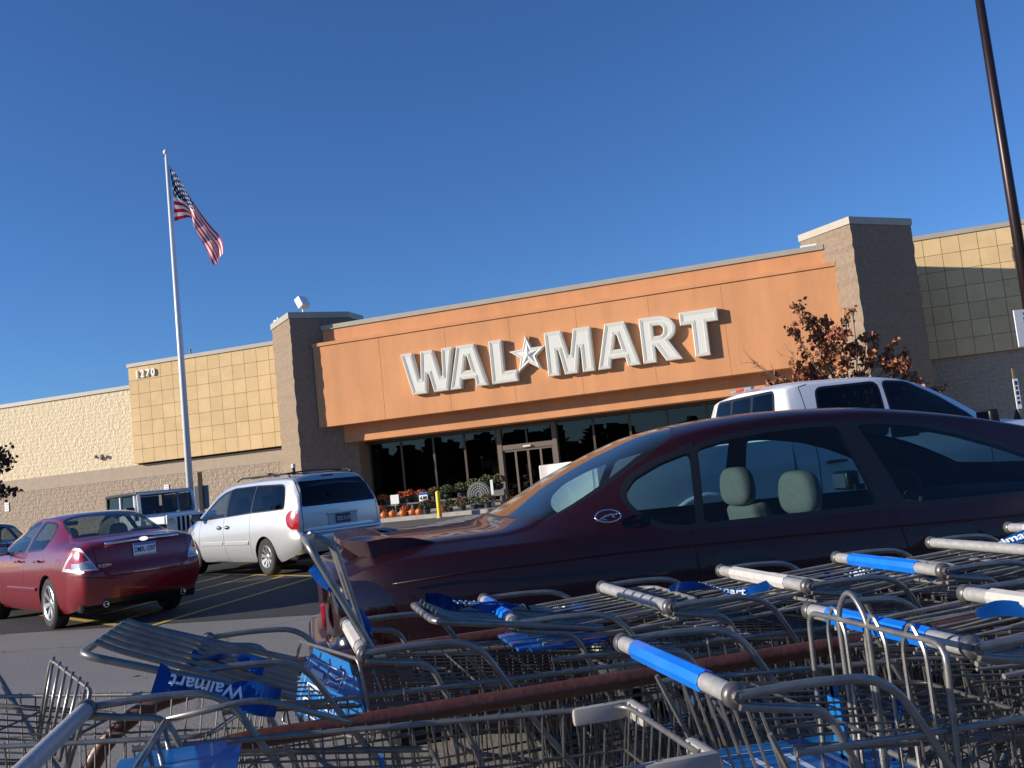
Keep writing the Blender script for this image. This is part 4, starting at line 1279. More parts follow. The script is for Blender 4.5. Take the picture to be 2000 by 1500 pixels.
# spoiler: blade on two curved feet
bm = bmesh.new()
secs = []
for k in range(81):
    t = -1 + 2 * k / 80; y = t * .70
    e = abs(t); fo = smooth01((e - .76) / .22)          # ends curl down into leaf-shaped feet
    xr = -1.39 - .025 * (1 - t * t) + fo * .10
    xf = -1.17 + fo * .30 - max(0, e - .97) * 1.2
    zr_ = 1.185 - .012 * fo; zf_ = 1.172 * (1 - fo) + 1.088 * fo
    br_ = 1.160 * (1 - fo) + 1.052 * fo; bf_ = 1.150 * (1 - fo) + 1.070 * fo
    prof_ = []
    for q, top_ in ((0, 1), (.25, 1), (.5, 1), (.75, 1), (1, 1), (1, 0), (.66, 0), (.33, 0), (0, 0)):
        x_ = xr + (xf - xr) * q
        zt2 = zr_ + (zf_ - zr_) * (q ** (1 + 1.2 * fo)) + .012 * math.sin(PI * q)
        zb2 = br_ + (bf_ - br_) * q - .006 * math.sin(PI * q)
        z_ = zt2 if top_ else min(zb2, zt2 - .004)
        prof_.append((x_ + (.03 * fo if (q == 0 and not top_) else 0), y * (1 + .02 * fo * (0 if top_ else 1)), z_))
    secs.append(prof_)
rw = [[bm.verts.new(p) for p in s] for s in secs]
for A, B in zip(rw[:-1], rw[1:]):
    for k in range(9): bm.faces.new((A[k], A[(k + 1) % 9], B[(k + 1) % 9], B[k]))
bm.faces.new(rw[0]); bm.faces.new(rw[-1][::-1])
bmesh.ops.recalc_face_normals(bm, faces=bm.faces[:])
bmesh.ops.translate(bm, verts=bm.verts[:], vec=(.055, 0, -.052))
spo = obj('spoiler', bm, 'maroon_paint', maroon, True, 80)
for s in (1, -1):
    bm = bmesh.new()
    for y0, z0 in ((.50, 0), ): box(bm, (-1.24, s * .50, 1.095), (.12, .05, .05))
    bevel_all(bm, .012, 2); obj('spoiler_foot', bm, 'maroon_paint', spo)
# lamps behind the lens, bumper ledge, emblem
for s in (1, -1):
    bm = bmesh.new(); lathe(bm, [(0, 0), (.055, 0), (.06, .01), (.06, .02)], 20, 'x', (-1.462, s * .60, .80)); obj('lamp', bm, 'lens_red', maroon, True, 40)
bm = bmesh.new()
n = 24; prof = [(-.04, .50), (-.085, .57), (-.085, .635), (-.06, .67), (.03, .68)]
rw = []
for k in range(n + 1):
    a = -1 + 2 * k / n
    y = math.copysign(min(.90, abs(a) * 1.02), a) if abs(a) < .85 else math.copysign(.90, a) * (1)
    t = abs(a)
    xx = -1.445 + .0 if t < .55 else -1.445 + ((t - .55) / .45) ** 2 * .42
    y = a * .90 if t < .9 else math.copysign(.81 + (t - .9) * .9, a)
    rw.append([bm.verts.new((xx + dx, y, z)) for dx, z in prof])
for A, B in zip(rw[:-1], rw[1:]):
    for k in range(len(prof) - 1): bm.faces.new((A[k], B[k], B[k + 1], A[k + 1]))
bmesh.ops.recalc_face_normals(bm, faces=bm.faces[:])
obj('bumper', bm, 'maroon_paint', maroon, True)
for s in (1, -1):
    bm = bmesh.new()
    tube(bm, [(-.075 + .062 * math.cos(a), s * .935 if False else 0, .035 * math.sin(a)) for a in [2 * PI * k / 28 for k in range(28)]], .0045, 6, closed=True)
    tube(bm, [(-.115, 0, -.012), (-.09, 0, .0), (-.06, 0, .006), (-.04, 0, .003), (-.02, 0, .012)], [.002, .006, .006, .005, .003], 6)
    tube(bm, [(-.14, 0, -.02), (-.10, 0, -.008)], .002, 5)
    tube(bm, [(-.09, 0, 0), (-.10, 0, -.018), (-.085, 0, -.022)], .002, 5); tube(bm, [(-.055, 0, 0), (-.045, 0, -.016)], .002, 5)
    e = obj('emblem', bm, 'chrome', maroon, True); e.location = (-.05, s * .832, 1.115); e.rotation_euler = (s * R(38), 0, 0)
# cabin
seat(maroon, 1.34, -.37, .50, 'seat_fabric', .99, .27, True, .22, 1.2); seat(maroon, 1.34, .37, .50, 'seat_fabric', 1.03, .25, True, .22, 1.3)
bm = bmesh.new(); box(bm, (.02, 0, .80), (.16, 1.20, .50), Matrix.Rotation(-.25, 3, 'Y')); bevel_all(bm, .05, 3); box(bm, (.30, 0, .50), (.5, 1.3, .18)); obj('rear_bench', bm, 'seat_fabric', maroon, True, 50)
bm = bmesh.new(); box(bm, (-.25, 0, 1.035), (.5, 1.3, .03)); obj('parcel_shelf', bm, 'car_interior_light', maroon)
bm = rbox((2.75, 0, .86), (.55, 1.35, .22), .06, 3); obj('dashboard', bm, 'car_interior', maroon, True, 50)
bm = bmesh.new(); tube(bm, [(2.28 + .05 * math.sin(a), .37 + .185 * math.cos(a), .93 + .18 * math.sin(a)) for a in [2 * PI * k / 32 for k in range(32)]], .014, 8, closed=True)
tube(bm, [(2.28, .37, .93), (2.5, .37, .88)], .03, 8); obj('steering_wheel', bm, 'car_interior', maroon, True)
bm = rbox((2.10, .0, 1.365), (.03, .24, .07), .012, 2); obj('interior_mirror', bm, 'black_trim', maroon, True, 50)
wing_mirror(maroon, 2.30, .92, 1.06, 1, 'black_trim'); wing_mirror(maroon, 2.36, -.92, 1.04, -1, 'maroon_paint')
bm = bmesh.new(); box(bm, (.9, 0, .36), (3.2, 1.5, .04)); obj('cabin_floor', bm, 'car_interior', maroon)

# ---- red saloon -----------------------------------------------------------
H_ANG = math.atan2(HDV.y, HDV.x)
red = thing('red_sedan', 'bright red four-door saloon seen from behind at the left, plate DMX-1597', 'car', (-5.55, 12.41, 0), H_ANG)
sp_r = dict(x0=-1.02, x1=3.70, N=80, paint='red_paint',
    top=[(-1.1, 1.0), (-1.0, 1.075), (-.85, 1.095), (-.5, 1.10), (-.42, 1.11), (-.3, 1.16), (.0, 1.29), (.25, 1.375), (.5, 1.42), (.8, 1.44), (1.1, 1.44), (1.4, 1.415), (1.8, 1.33), (2.2, 1.19), (2.5, 1.08), (2.7, 1.02), (3.2, .95), (3.6, .82), (3.8, .7)],
    belt=[(-1.1, .95), (-.95, 1.0), (-.5, 1.01), (.3, .985), (1.5, .95), (2.4, .92), (3.2, .86), (3.8, .66)],
    bot=[(-1.1, .32), (-.8, .24), (-.4, .2), (2.8, .2), (3.8, .26)],
    W=[(-1.1, .735), (-1.0, .785), (-.9, .835), (-.7, .885), (0, .91), (1.3, .918), (2.7, .91), (3.2, .86), (3.6, .74), (3.8, .6)],
    rail=[(-.5, .50), (-.1, .56), (.4, .585), (1.3, .59), (1.8, .58), (2.5, .68)],
    rear=[(.2, .10), (.32, .02), (.45, -.07), (.60, -.11), (.72, -.10), (.76, -.05), (.88, -.03), (1.0, -.0), (1.06, .05), (1.1, .1)],
    front=[(.2, 0), (.5, .06), (.9, -.05)], cab=(-.4, 2.5), railz=.87, hfull=.34, bulge_r=.11)
sh = Shell(sp_r)
rdw = rpoly([(.20, 1.02), (.17, 1.15), (.26, 1.27), (.42, 1.315), (.86, 1.345), (.93, .995)], .05, 3)
fdw = rpoly([(1.0, 1.345), (1.25, 1.33), (1.5, 1.275), (1.85, 1.13), (2.05, .99), (1.03, .99)], .04, 3)
for s, cond in ((1, L_), (-1, R_)):
    for nm, p in (('rear_door_window', rdw), ('front_door_window', fdw)):
        sh.cut('window_surround', 'black_trim', 'y', grow(p, .025), lambda c, cond=cond: cond(c) and c.z > .93)
        sh.cut(nm, 'glass_car', 'y', p, lambda c, cond=cond: cond(c) and c.z > .93)
    for p, q in (((.10, .98), (.17, .72)), ((.17, .72), (.42, .48)), ((.42, .48), (.44, .22)), ((.965, .97), (.99, .22)), ((2.08, .93), (2.08, .22))):
        sh.cut('shut_line', 'dark_gap', 'y', strip(p, q, .009), lambda c, cond=cond: cond(c) and c.z < 1.0)
    sh.cut('fuel_flap' if s > 0 else 'shut_line', 'dark_gap', 'y', [(-.48 + .085 * math.cos(R(a)), .80 + .085 * math.sin(R(a))) for a in range(0, 360, 24)], lambda c, s=s: c.y > .3) if s > 0 else None
    if s > 0: sh.cut('fuel_door', 'red_paint', 'y', [(-.48 + .079 * math.cos(R(a)), .80 + .079 * math.sin(R(a))) for a in range(0, 360, 24)], lambda c: c.y > .3)
    # triangular tail lights with bright surround, wrap round the corner
    for nm, m_, px, py in (('tail_light_surround', 'chrome', [(-.62, .735), (-.92, 1.02), (-1.4, 1.03), (-1.4, .69)], None),):
        sh.cut(nm, 'lamp_edge', 'y', px, lambda c, s=s: c.y * s > .78 and c.x < -.5 and c.z > .5)
    sh.cut('tail_light_surround', 'lamp_edge', 'x', [(s * .90, .725), (s * .90, 1.015), (s * .775, 1.015), (s * .60, .72)], lambda c: c.x < -.85)
    sh.cut('tail_light', 'lens_red', 'y', [(-.70, .765), (-.94, .99), (-1.4, 1.0), (-1.4, .755)], lambda c, s=s: c.y * s > .78 and c.x < -.5)
    sh.cut('tail_light', 'lens_red', 'x', [(s * .90, .83), (s * .90, .995), (s * .785, .985), (s * .69, .84)], lambda c: c.x < -.85)
    sh.cut('reversing_light', 'lens_clear', 'x', [(s * .86, .745), (s * .86, .82), (s * .672, .82), (s * .63, .745)], lambda c: c.x < -.85)
bw2 = [(-.385, 0), (-.36, .35), (-.32, .60), (.0, .575), (.22, .55), (.28, .5), (.38, .3), (.40, 0)]
bw2 = bw2 + [(x, -y) for x, y in reversed(bw2[1:-1])]
sh.cut('window_surround', 'black_trim', 'z', rpoly(grow(bw2, .03), .04, 3), lambda c: c.z > 1.05 and c.x < .6)
sh.cut('rear_window', 'glass_car', 'z', rpoly(bw2, .04, 3), lambda c: c.z > 1.05 and c.x < .6)
ws = [(1.52, 0), (1.5, .3), (1.46, .5), (1.9, .56), (2.38, .66), (2.47, .4), (2.5, 0)]
sh.cut('windscreen', 'glass_car', 'z', rpoly(ws + [(x, -y) for x, y in reversed(ws[1:-1])], .04, 3), lambda c: c.z > 1.0 and c.x > 1.4)
# trunk outline on the rear face
for p, q in (((.64, 1.04), (.60, .72)), ((.60, .72), (.45, .63)), ((.45, .63), (-.45, .63)), ((-.45, .63), (-.60, .72)), ((-.60, .72), (-.64, 1.04))):
    sh.cut('shut_line', 'dark_gap', 'x', strip(p, q, .009), lambda c: c.x < -.85, only={0})
sh.cut('shut_line', 'dark_gap', 'x', strip((.83, .665), (.45, .60), .008), lambda c: c.x < -.85, only={0}); sh.cut('shut_line', 'dark_gap', 'x', strip((-.83, .665), (-.45, .60), .008), lambda c: c.x < -.85, only={0})
sh.cut('lower_valance', 'black_trim', 'x', [(-.55, .20), (-.50, .36), (.50, .36), (.55, .20)], lambda c: c.x < -.85, only={0})
arches(sh, (0, 2.73), .36)
sh.build(red, 'car_interior_light')
arch_liner(red, (0, 2.73), .36, .90)
for x in (0, 2.73):
    for s in (1, -1): wheel(red, x, s * .79, .328, .225, .21, 7, s)
floorpan(red, -.95, 3.4, .78)
bm = bmesh.new(); tube(bm, bend([(-1.115, .50, 1.02), (-1.142, .25, 1.024), (-1.15, 0, 1.026), (-1.142, -.25, 1.024), (-1.115, -.50, 1.02)], .1), .014, 8)
for v in bm.verts: v.co.z = 1.022 + (v.co.z - 1.022) * 1.3
obj('chrome_bar', bm, 'chrome', red, True)
bm = bmesh.new(); lathe(bm, [(0, -1.168), (.06, -1.168), (.066, -1.155), (.066, -1.14)], 24, 'x')
for v in bm.verts: v.co.z = v.co.z * .42 + 1.03
obj('emblem', bm, 'chrome', red, True, 40)
plate(red, -1.178, .905, 'DMX-1597', header=True, tilt=R(5))
for y in (-.52, .52):
    bm = bmesh.new(); lathe(bm, [(.034, .18), (.038, 0), (.030, 0), (.030, .12)], 20, 'x', (-1.12, y, .30)); obj('exhaust_tip', bm, 'chrome', red, True, 40)
for y, t_, sz in ((.52, 'FUSION', .05), (.50, 'SEL', .04), (-.60, 'V6 AWD', .04)):
    b2 = text_bm(t_, sz, .002, .001); bmesh.ops.rotate(b2, verts=b2.verts[:], cent=(0, 0, 0), matrix=Matrix.Rotation(R(90), 3, 'X')); bmesh.ops.rotate(b2, verts=b2.verts[:], cent=(0, 0, 0), matrix=Matrix.Rotation(R(-90), 3, 'Z'))
    bmesh.ops.translate(b2, verts=b2.verts[:], vec=(-1.152, y, .76 if sz > .045 else .70)); obj('badge', b2, 'chrome', red)
for s in (1, -1):
    wing_mirror(red, 1.78, s * .90, 1.02, s, 'red_paint')
    for x in (.28, 1.18):
        bm = bmesh.new(); tube(bm, bend([(x - .09, s * .915, .865), (x - .08, s * .95, .868), (x + .08, s * .955, .863), (x + .09, s * .92, .86)], .02), .013, 6); obj('door_handle', bm, 'red_paint', red, True)
    bm = rbox((1.1, s * .925, .50), (1.35, .02, .045), .008, 2); obj('side_moulding', bm, 'red_paint', red)
seat(red, .85, -.36, .5, 'seat_fabric', 1.02, .25); seat(red, .85, .36, .5, 'seat_fabric', 1.02, .25)
bm = bmesh.new(); box(bm, (-.05, 0, .82), (.15, 1.15, .44), Matrix.Rotation(-.25, 3, 'Y')); bevel_all(bm, .05, 3); obj('rear_bench', bm, 'seat_fabric', red, True, 50)
for y in (-.35, .35):
    bm = rbox((-.12, y, 1.08), (.09, .24, .14), .035, 3); obj('headrest', bm, 'seat_fabric', red, True, 50)
bm = rbox((2.2, 0, .85), (.5, 1.3, .2), .05, 3); obj('dashboard', bm, 'car_interior', red, True, 50)
bm = bmesh.new(); box(bm, (.8, 0, .34), (2.8, 1.45, .04)); obj('cabin_floor', bm, 'car_interior', red)
bm = rbox((1.62, 0, 1.30), (.03, .2, .06), .01, 2); obj('interior_mirror', bm, 'black_trim', red)

red.scale = (.975, .915, 1.0)
# ---- silver minivan ---------------------------------------------------------
van = thing('silver_minivan', 'silver minivan with dark tinted rear glass parked beyond the yellow hatching', 'minivan', (-3.98, 17.16, 0), H_ANG)
sp_v = dict(x0=-1.03, x1=3.90, N=86, paint='silver_paint',
    top=[(-1.1, 1.45), (-1.03, 1.52), (-.92, 1.64), (-.75, 1.70), (-.3, 1.735), (.5, 1.75), (1.3, 1.745), (1.8, 1.71), (2.2, 1.60), (2.6, 1.42), (3.0, 1.20), (3.15, 1.12), (3.4, 1.05), (3.7, .93), (4.0, .76)],
    belt=[(-1.1, 1.10), (-.9, 1.125), (0, 1.11), (1.5, 1.07), (2.5, 1.02), (3.2, .97), (3.6, .88), (4.0, .70)],
    bot=[(-1.1, .38), (-.7, .30), (-.4, .24), (2.8, .24), (4.0, .30)],
    W=[(-1.1, .84), (-1.03, .865), (-.95, .905), (-.8, .945), (-.2, .985), (1.3, .998), (2.8, .99), (3.3, .93), (3.7, .80), (4.0, .62)],
    rail=[(-1.1, .70), (-.8, .715), (.5, .73), (1.5, .72), (2.0, .70), (2.6, .70), (3.2, .75)],
    rear=[(.2, .08), (.38, .0), (.45, -.08), (.62, -.11), (.68, -.10), (.71, -.03), (.85, -.035), (1.12, -.03), (1.3, .03), (1.5, .12), (1.62, .17), (1.72, .22)],
    front=[(.2, 0), (.5, .06), (.9, -.05)], cab=(-1.0, 3.0), railz=.86, hfull=.45, bulge_r=.07, er=.45)
sh = Shell(sp_v)
w1 = rpoly([(-.66, 1.16), (-.62, 1.36), (-.52, 1.53), (-.42, 1.565), (.50, 1.60), (.50, 1.14)], .07, 3)
w2 = rpoly([(.535, 1.14), (.535, 1.60), (1.35, 1.60), (1.55, 1.585), (1.50, 1.10)], .03, 3)
w3 = rpoly([(1.60, 1.10), (1.64, 1.575), (1.85, 1.54), (2.15, 1.45), (2.50, 1.26), (2.70, 1.10), (2.68, 1.065)], .04, 3)
for s, cond in ((1, L_), (-1, R_)):
    sh.cut('window_surround', 'black_trim', 'y', rpoly([(-.68, 1.14), (-.64, 1.37), (-.54, 1.55), (-.42, 1.59), (.50, 1.62), (1.4, 1.62), (1.85, 1.56), (2.17, 1.47), (2.53, 1.27), (2.74, 1.09), (2.70, 1.045), (1.5, 1.085), (.5, 1.12)], .06, 3), lambda c, cond=cond: cond(c) and c.z > 1.02)
    for nm, p, g_ in (('quarter_window', w1, 'glass_tint'), ('sliding_door_window', w2, 'glass_tint'), ('front_door_window', w3, 'glass_car')):
        sh.cut(nm, g_, 'y', p, lambda c, cond=cond: cond(c) and c.z > 1.02)
    for p, q in (((1.58, 1.07), (1.56, .60)), ((1.56, .6), (1.50, .28)), ((.52, 1.10), (.50, .32)), ((2.62, 1.04), (2.70, .28))):
        sh.cut('shut_line', 'dark_gap', 'y', strip(p, q, .01), lambda c, cond=cond: cond(c) and c.z < 1.12)
    sh.cut('tail_light', 'lens_red', 'y', rpoly([(-1.4, 1.135), (-.86, 1.13), (-.76, 1.06), (-.74, .98), (-.80, .86), (-.90, .79), (-1.4, .78)], .04, 3), lambda c, s=s: c.y * s > .845 and c.x < -.6)
    sh.cut('shut_line', 'dark_gap', 'x', strip((s * .70, 1.62), (s * .785, 1.14), .012), lambda c: c.x < -.6 and c.z > .6, only={0})
    sh.cut('shut_line', 'dark_gap', 'x', strip((s * .785, 1.14), (s * .785, .74), .012), lambda c: c.x < -.8, only={0})
sh.cut('rear_window', 'glass_tint', 'x', rpoly([(.66, 1.60), (-.66, 1.60), (-.775, 1.155), (.775, 1.155)], .04, 3), lambda c: c.x < -.6 and c.z > 1.1)
sh.cut('brake_light', 'lens_dark_red', 'x', rpoly([(.13, 1.655), (-.13, 1.655), (-.13, 1.685), (.13, 1.685)], .012, 2), lambda c: c.x < -.5 and c.z > 1.5)
sh.cut('shut_line', 'dark_gap', 'x', strip((.80, .725), (-.80, .725), .02), lambda c: c.x < -.8, only={0})
ws = [(1.95, 0), (1.93, .35), (1.88, .62), (2.4, .66), (2.98, .74), (3.1, .45), (3.14, 0)]
sh.cut('windscreen', 'glass_car', 'z', rpoly(ws + [(x, -y) for x, y in reversed(ws[1:-1])], .04, 3), lambda c: c.z > 1.08 and c.x > 1.8)
arches(sh, (0, 3.03), .375)
sh.build(van, 'car_interior')
arch_liner(van, (0, 3.03), .375, .97)
for x in (0, 3.03):
    for s in (1, -1): wheel(van, x, s * .87, .335, .205, .20, 9, s, 'double')
floorpan(van, -.9, 3.6, .85, .26, .38)
bm = rbox((-1.17, 0, .705), (.10, 1.50, .05), .02, 2); obj('bumper_step', bm, 'silver_paint', van, True, 50)
bm = bmesh.new(); box(bm, (-1.142, 0, 1.0), (.03, .66, .035)); bevel_all(bm, .012, 2); obj('tailgate_handle', bm, 'silver_paint', van)
sq = rbox((-1.130, 0, .895), (.02, .62, .20), .008, 1); obj('plate_recess', sq, 'plate_recess_blue', van)
plate(van, -1.150, .895, 'DZC-5110', 'plate_dark', 'label_white', tilt=R(0))
bm = bmesh.new(); tube(bm, [(-1.13, -.25, 1.175), (-1.125, 0, 1.19), (-1.10, .30, 1.22)], .010, 6); obj('rear_wiper', bm, 'black_trim', van)
for s in (1, -1):
    bm = bmesh.new(); tube(bm, bend([(-.55, s * .66, 1.70), (-.45, s * .66, 1.76), (1.3, s * .67, 1.785), (1.45, s * .67, 1.73)], .08), .016, 6); obj('roof_rail', bm, 'black_trim', van, True)
    wing_mirror(van, 2.55, s * 1.0, 1.13, s)
    bm = rbox((1.05, s * 1.0, .60), (.95, .02, .07), .008, 2); obj('side_moulding', bm, 'silver_paint', van)
    bm = rbox((2.1, s * .998, .60), (.95, .02, .07), .008, 2); obj('side_moulding', bm, 'silver_paint', van)
    for x in (1.40, 1.74):
        bm = bmesh.new(); lathe(bm, [(0, -.012), (.055, -.012), (.06, 0)], 16, 'y', (0, 0, 0)); 
        for v in bm.verts: v.co.x *= 1.3; v.co.z *= .62
        h = obj('door_handle', bm, 'black_trim', van); h.location = (x, s * 1.0, .90); h.rotation_euler = (0, 0, 0 if s < 0 else PI)
        bm = bmesh.new(); tube(bm, [(x - .08, s * 1.012, .905), (x, s * 1.03, .91), (x + .08, s * 1.012, .905)], .012, 6); obj('handle_bar', bm, 'silver_paint', h.parent)
bm = bmesh.new()
for x in (-.2, .9): tube(bm, [(x, -.66, 1.765), (x, 0, 1.80), (x, .66, 1.765)], .014, 6)
obj('roof_cross_bar', bm, 'black_trim', van, True)
for x in (.1, 1.0, 2.0):
    for y in (-.4, .4): seat(van, x, y, .6, 'seat_dark', 1.2, .24)
bm = bmesh.new(); box(bm, (1.2, 0, .42), (3.6, 1.7, .04)); obj('cabin_floor', bm, 'car_interior', van)
van.scale = (1.0, .965, 1.0)
# ---- white pickup -----------------------------------------------------------
pick = thing('white_pickup', 'white extended-cab pickup with a sliding rear window, parked beyond the maroon car', 'pickup truck', (1.37, 9.12, 0), A_ANG)
sp_p = dict(x0=.92, x1=4.75, N=70, paint='white_car_paint',
    top=[(.85, 1.90), (.92, 1.915), (1.05, 1.95), (1.4, 1.965), (1.9, 1.96), (2.2, 1.93), (2.45, 1.86), (2.7, 1.73), (2.95, 1.56), (3.08, 1.47), (3.2, 1.43), (4.2, 1.33), (4.6, 1.22), (4.8, 1.1)],
    belt=[(.85, 1.33), (2.0, 1.32), (3.0, 1.30), (3.6, 1.27), (4.4, 1.18), (4.8, 1.0)],
    bot=[(.85, .5), (4.0, .5), (4.8, .55)],
    W=[(.85, .98), (3.0, 1.0), (4.2, .97), (4.6, .90), (4.8, .8)],
    rail=[(.85, .75), (2.0, .76), (2.6, .74), (3.2, .85)],
    rear=[(.4, 0), (1.3, .0), (1.9, .09), (2.0, .12)], front=[(.4, 0), (1.0, .05), (1.3, -.05)], cab=(.9, 3.1), railz=.88, hfull=.4, bulge_r=.05, bulge_f=.1, er=.35,
    sec=[(0, .93), (.1, .97), (.35, 1.0), (.6, 1.0), (.82, .995), (1, .965)])
sh = Shell(sp_p)
for s, cond in ((1, L_), (-1, R_)):
    for nm, p in (('rear_door_window', rpoly([(1.22, 1.36), (1.33, 1.845), (1.97, 1.855), (1.90, 1.36)], .06, 3)), ('front_door_window', rpoly([(2.0, 1.36), (2.05, 1.855), (2.30, 1.83), (2.62, 1.66), (2.86, 1.46), (2.92, 1.35)], .04, 3))):
        sh.cut('window_surround', 'black_trim', 'y', grow(p, .022), lambda c, cond=cond: cond(c) and c.z > 1.32)
        sh.cut(nm, 'glass_tint', 'y', p, lambda c, cond=cond: cond(c) and c.z > 1.32)
    for p, q in (((1.16, 1.88), (1.12, .6)), ((1.16, 1.88), (1.25, 1.90)), ((1.96, 1.33), (1.96, .6)), ((2.95, 1.28), (2.95, .6))):
        sh.cut('shut_line', 'dark_gap', 'y', strip(p, q, .009), lambda c, cond=cond: cond(c), only={0})
rp_ = rpoly([(.60, 1.86), (-.60, 1.86), (-.70, 1.40), (.70, 1.40)], .05, 3)
sh.cut('window_surround', 'black_trim', 'x', grow(rp_, .02), lambda c: c.x < 1.3 and c.z > 1.3)
for a, b_ in ((.585, .245), (.19, -.20), (-.25, -.585)):
    sh.cut('rear_pane', 'glass_tint', 'x', rpoly([(a, 1.855), (b_, 1.855), (b_ * 1.16 if abs(b_) > .5 else b_, 1.405), (a * 1.16 if abs(a) > .5 else a, 1.405)], .03, 3), lambda c: c.x < 1.3 and c.z > 1.3)
ws = [(2.35, 0), (2.33, .35), (2.28, .64), (2.6, .70), (3.0, .80), (3.12, .4), (3.14, 0)]
sh.cut('windscreen', 'glass_car', 'z', rpoly(ws + [(x, -y) for x, y in reversed(ws[1:-1])], .04, 3), lambda c: c.z > 1.4 and c.x > 2.2)
arches(sh, (3.72,), .47)
sh.build(pick, 'car_interior')
# bed with open top
bm = bmesh.new()
for s in (1, -1):
    box(bm, (-.05, s * .95, .98), (1.86, .10, .86))
box(bm, (-.96, 0, .98), (.07, 1.8, .86)); box(bm, (.86, 0, 1.0), (.05, 1.8, .86)); box(bm, (-.05, 0, .72), (1.8, 1.8, .08))
bevel_all(bm, .018, 2)
bed = obj('cargo_bed', bm, 'white_car_paint', pick, True, 40)
for s in (1, -1):
    bm = bmesh.new(); tube(bm, [(.60 * math.cos(a) * .82, s * 1.0, .45 + .60 * math.sin(a) * .9) for a in [PI * k / 16 for k in range(17)]], .03, 6); obj('wheel_lip', bm, 'white_car_paint', bed, True)
    bm = bmesh.new(); lathe(bm, [(0, s * .99), (.44, s * .99), (.44, s * 1.004), (0, s * 1.004)], 32, 'y', (0, 0, .48)); obj('wheel_well', bm, 'dark_gap', bed)
    for x in (0, 3.72): wheel(pick, x, s * .88, .39, .24, .25, 6, s)
    bm = bmesh.new(); box(bm, (-.99, s * .88, .92), (.05, .12, .34)); bevel_all(bm, .015, 2); obj('tail_light', bm, 'lens_red', pick)
    wing_mirror(pick, 2.86, s * 1.02, 1.42, s)
    for x in (1.3, 2.1):
        bm = bmesh.new(); tube(bm, [(x - .1, s * 1.01, 1.16), (x, s * 1.04, 1.165), (x + .1, s * 1.01, 1.16)], .014, 6); obj('door_handle', bm, 'black_trim', pick)
bm = rbox((.98, .02, 1.948), (.045, .46, .04), .012, 2); tl_ = obj('cargo_lamp', bm, 'lens_clear', pick, True, 40)
bm = rbox((.958, .02, 1.948), (.02, .16, .03), .006, 2); obj('brake_light', bm, 'lens_red', tl_)
# small sticker on the slider pane: pale sports-letter shape
bm = bmesh.new()
for dy, dz, w_, h_ in ((0, 0, .16, .05), (.055, .05, .03, .06), (.01, .045, .03, .05), (-.06, .05, .035, .07), (.03, .075, .05, .02), (-.03, .075, .04, .02)): box(bm, (.955, .02 + dy, 1.67 + dz), (.006, w_, h_))
obj('window_sticker', bm, 'letter_white', pick)
floorpan(pick, -.9, 4.5, .8, .42, .6)
bm = bmesh.new(); lathe(bm, [(.03, 1.36), (.05, 1.36), (.012, 1.46), (0, 1.47)], 8)
for v in bm.verts: v.co.x += 3.62; v.co.y -= .62; v.co.z += .0
obj('antenna_base', bm, 'black_trim', pick)
for y in (-.38, .38): seat(pick, 2.15, y, .9, 'seat_dark', 1.45, .25); seat(pick, 1.35, y, .9, 'seat_dark', 1.42, .25)

# ---- white off-road car facing the camera ------------------------------------
jp = Vector((-9.15, 23.2, 0))
jeep = thing('white_offroad_car', 'boxy white off-road car with black top and slotted grille facing the camera', 'off-road car', jp, H_ANG + PI)
def jb(name, c, s, m, bev=.02, par=None, rot=None):
    return obj(name, rbox(c, s, bev, 2, rot), m, par or jeep, True, 40)
body = jb('body', (-.55, 0, .85), (2.7, 1.52, .62), 'bluewhite_paint', .05)
jb('hood', (1.30, 0, 1.08), (1.28, 1.30, .26), 'bluewhite_paint', .05)
gr = jb('grille', (1.96, 0, .98), (.07, 1.22, .50), 'bluewhite_paint', .03)
for k in range(7): jb('grille_slot', (2.0, -.33 + .11 * k, 1.0), (.02, .062, .34), 'dark_gap', .01, gr)
for s in (1, -1):
    bm = bmesh.new(); lathe(bm, [(0, 2.0), (.09, 2.0), (.10, 1.99), (.10, 1.95)], 20, 'x', (0, s * .50, 1.06)); obj('headlight', bm, 'lens_clear', jeep, True, 40)
    jb('fender', (1.50, s * .78, 1.0), (.95, .32, .07), 'black_trim', .03); jb('fender', (-1.15, s * .80, .98), (.95, .25, .07), 'black_trim', .03)
    for x in (1.5, -1.1): wheel(jeep, x, s * .78, .38, .22, .24, 5, s)
    d = jb('door', (.0, s * .765, 1.0), (.95, .05, .62), 'bluewhite_paint', .02)
    for x in (-.95, .0):
        bm = bmesh.new(); poly = [(x - .42, 1.30), (x - .42, 1.74), (x + .36, 1.74), (x + .42, 1.30)]
        wv = [bm.verts.new((px, s * (.73 - .05 * (pz - 1.3)), pz)) for px, pz in poly]; bm.faces.new(wv); obj('side_window', bm, 'glass_tint', jeep)
    for x in (-1.42, -.5, .43):
        bm = bmesh.new(); box(bm, (x, s * .72, 1.53), (.08, .05, .46)); obj('door_pillar', bm, 'bluewhite_paint' if x > -1 else 'black_trim', jeep)
    jb('wing_mirror', (.62, s * .92, 1.40), (.08, .22, .18), 'black_trim', .03)
jb('bumper', (2.12, 0, .62), (.18, 1.55, .18), 'black_trim', .04)
jb('hard_top', (-.55, 0, 1.80), (2.12, 1.44, .09), 'black_trim', .04)
jb('cowl', (.64, 0, 1.20), (.14, 1.42, .14), 'bluewhite_paint', .03)
bm = bmesh.new()
A_ = [(.66, .70, 1.24), (.50, .66, 1.80), (.50, -.66, 1.80), (.66, -.70, 1.24)]
tube(bm, bend(A_ , .06) , .045, 6); tube(bm, [A_[0], A_[3]], .04, 6)
wf = obj('windscreen_frame', bm, 'bluewhite_paint', jeep, True, 40)
bm = bmesh.new(); bm.faces.new([bm.verts.new((x + .01, y * .97, z)) for x, y, z in A_]); obj('windscreen', bm, 'glass_car', wf)
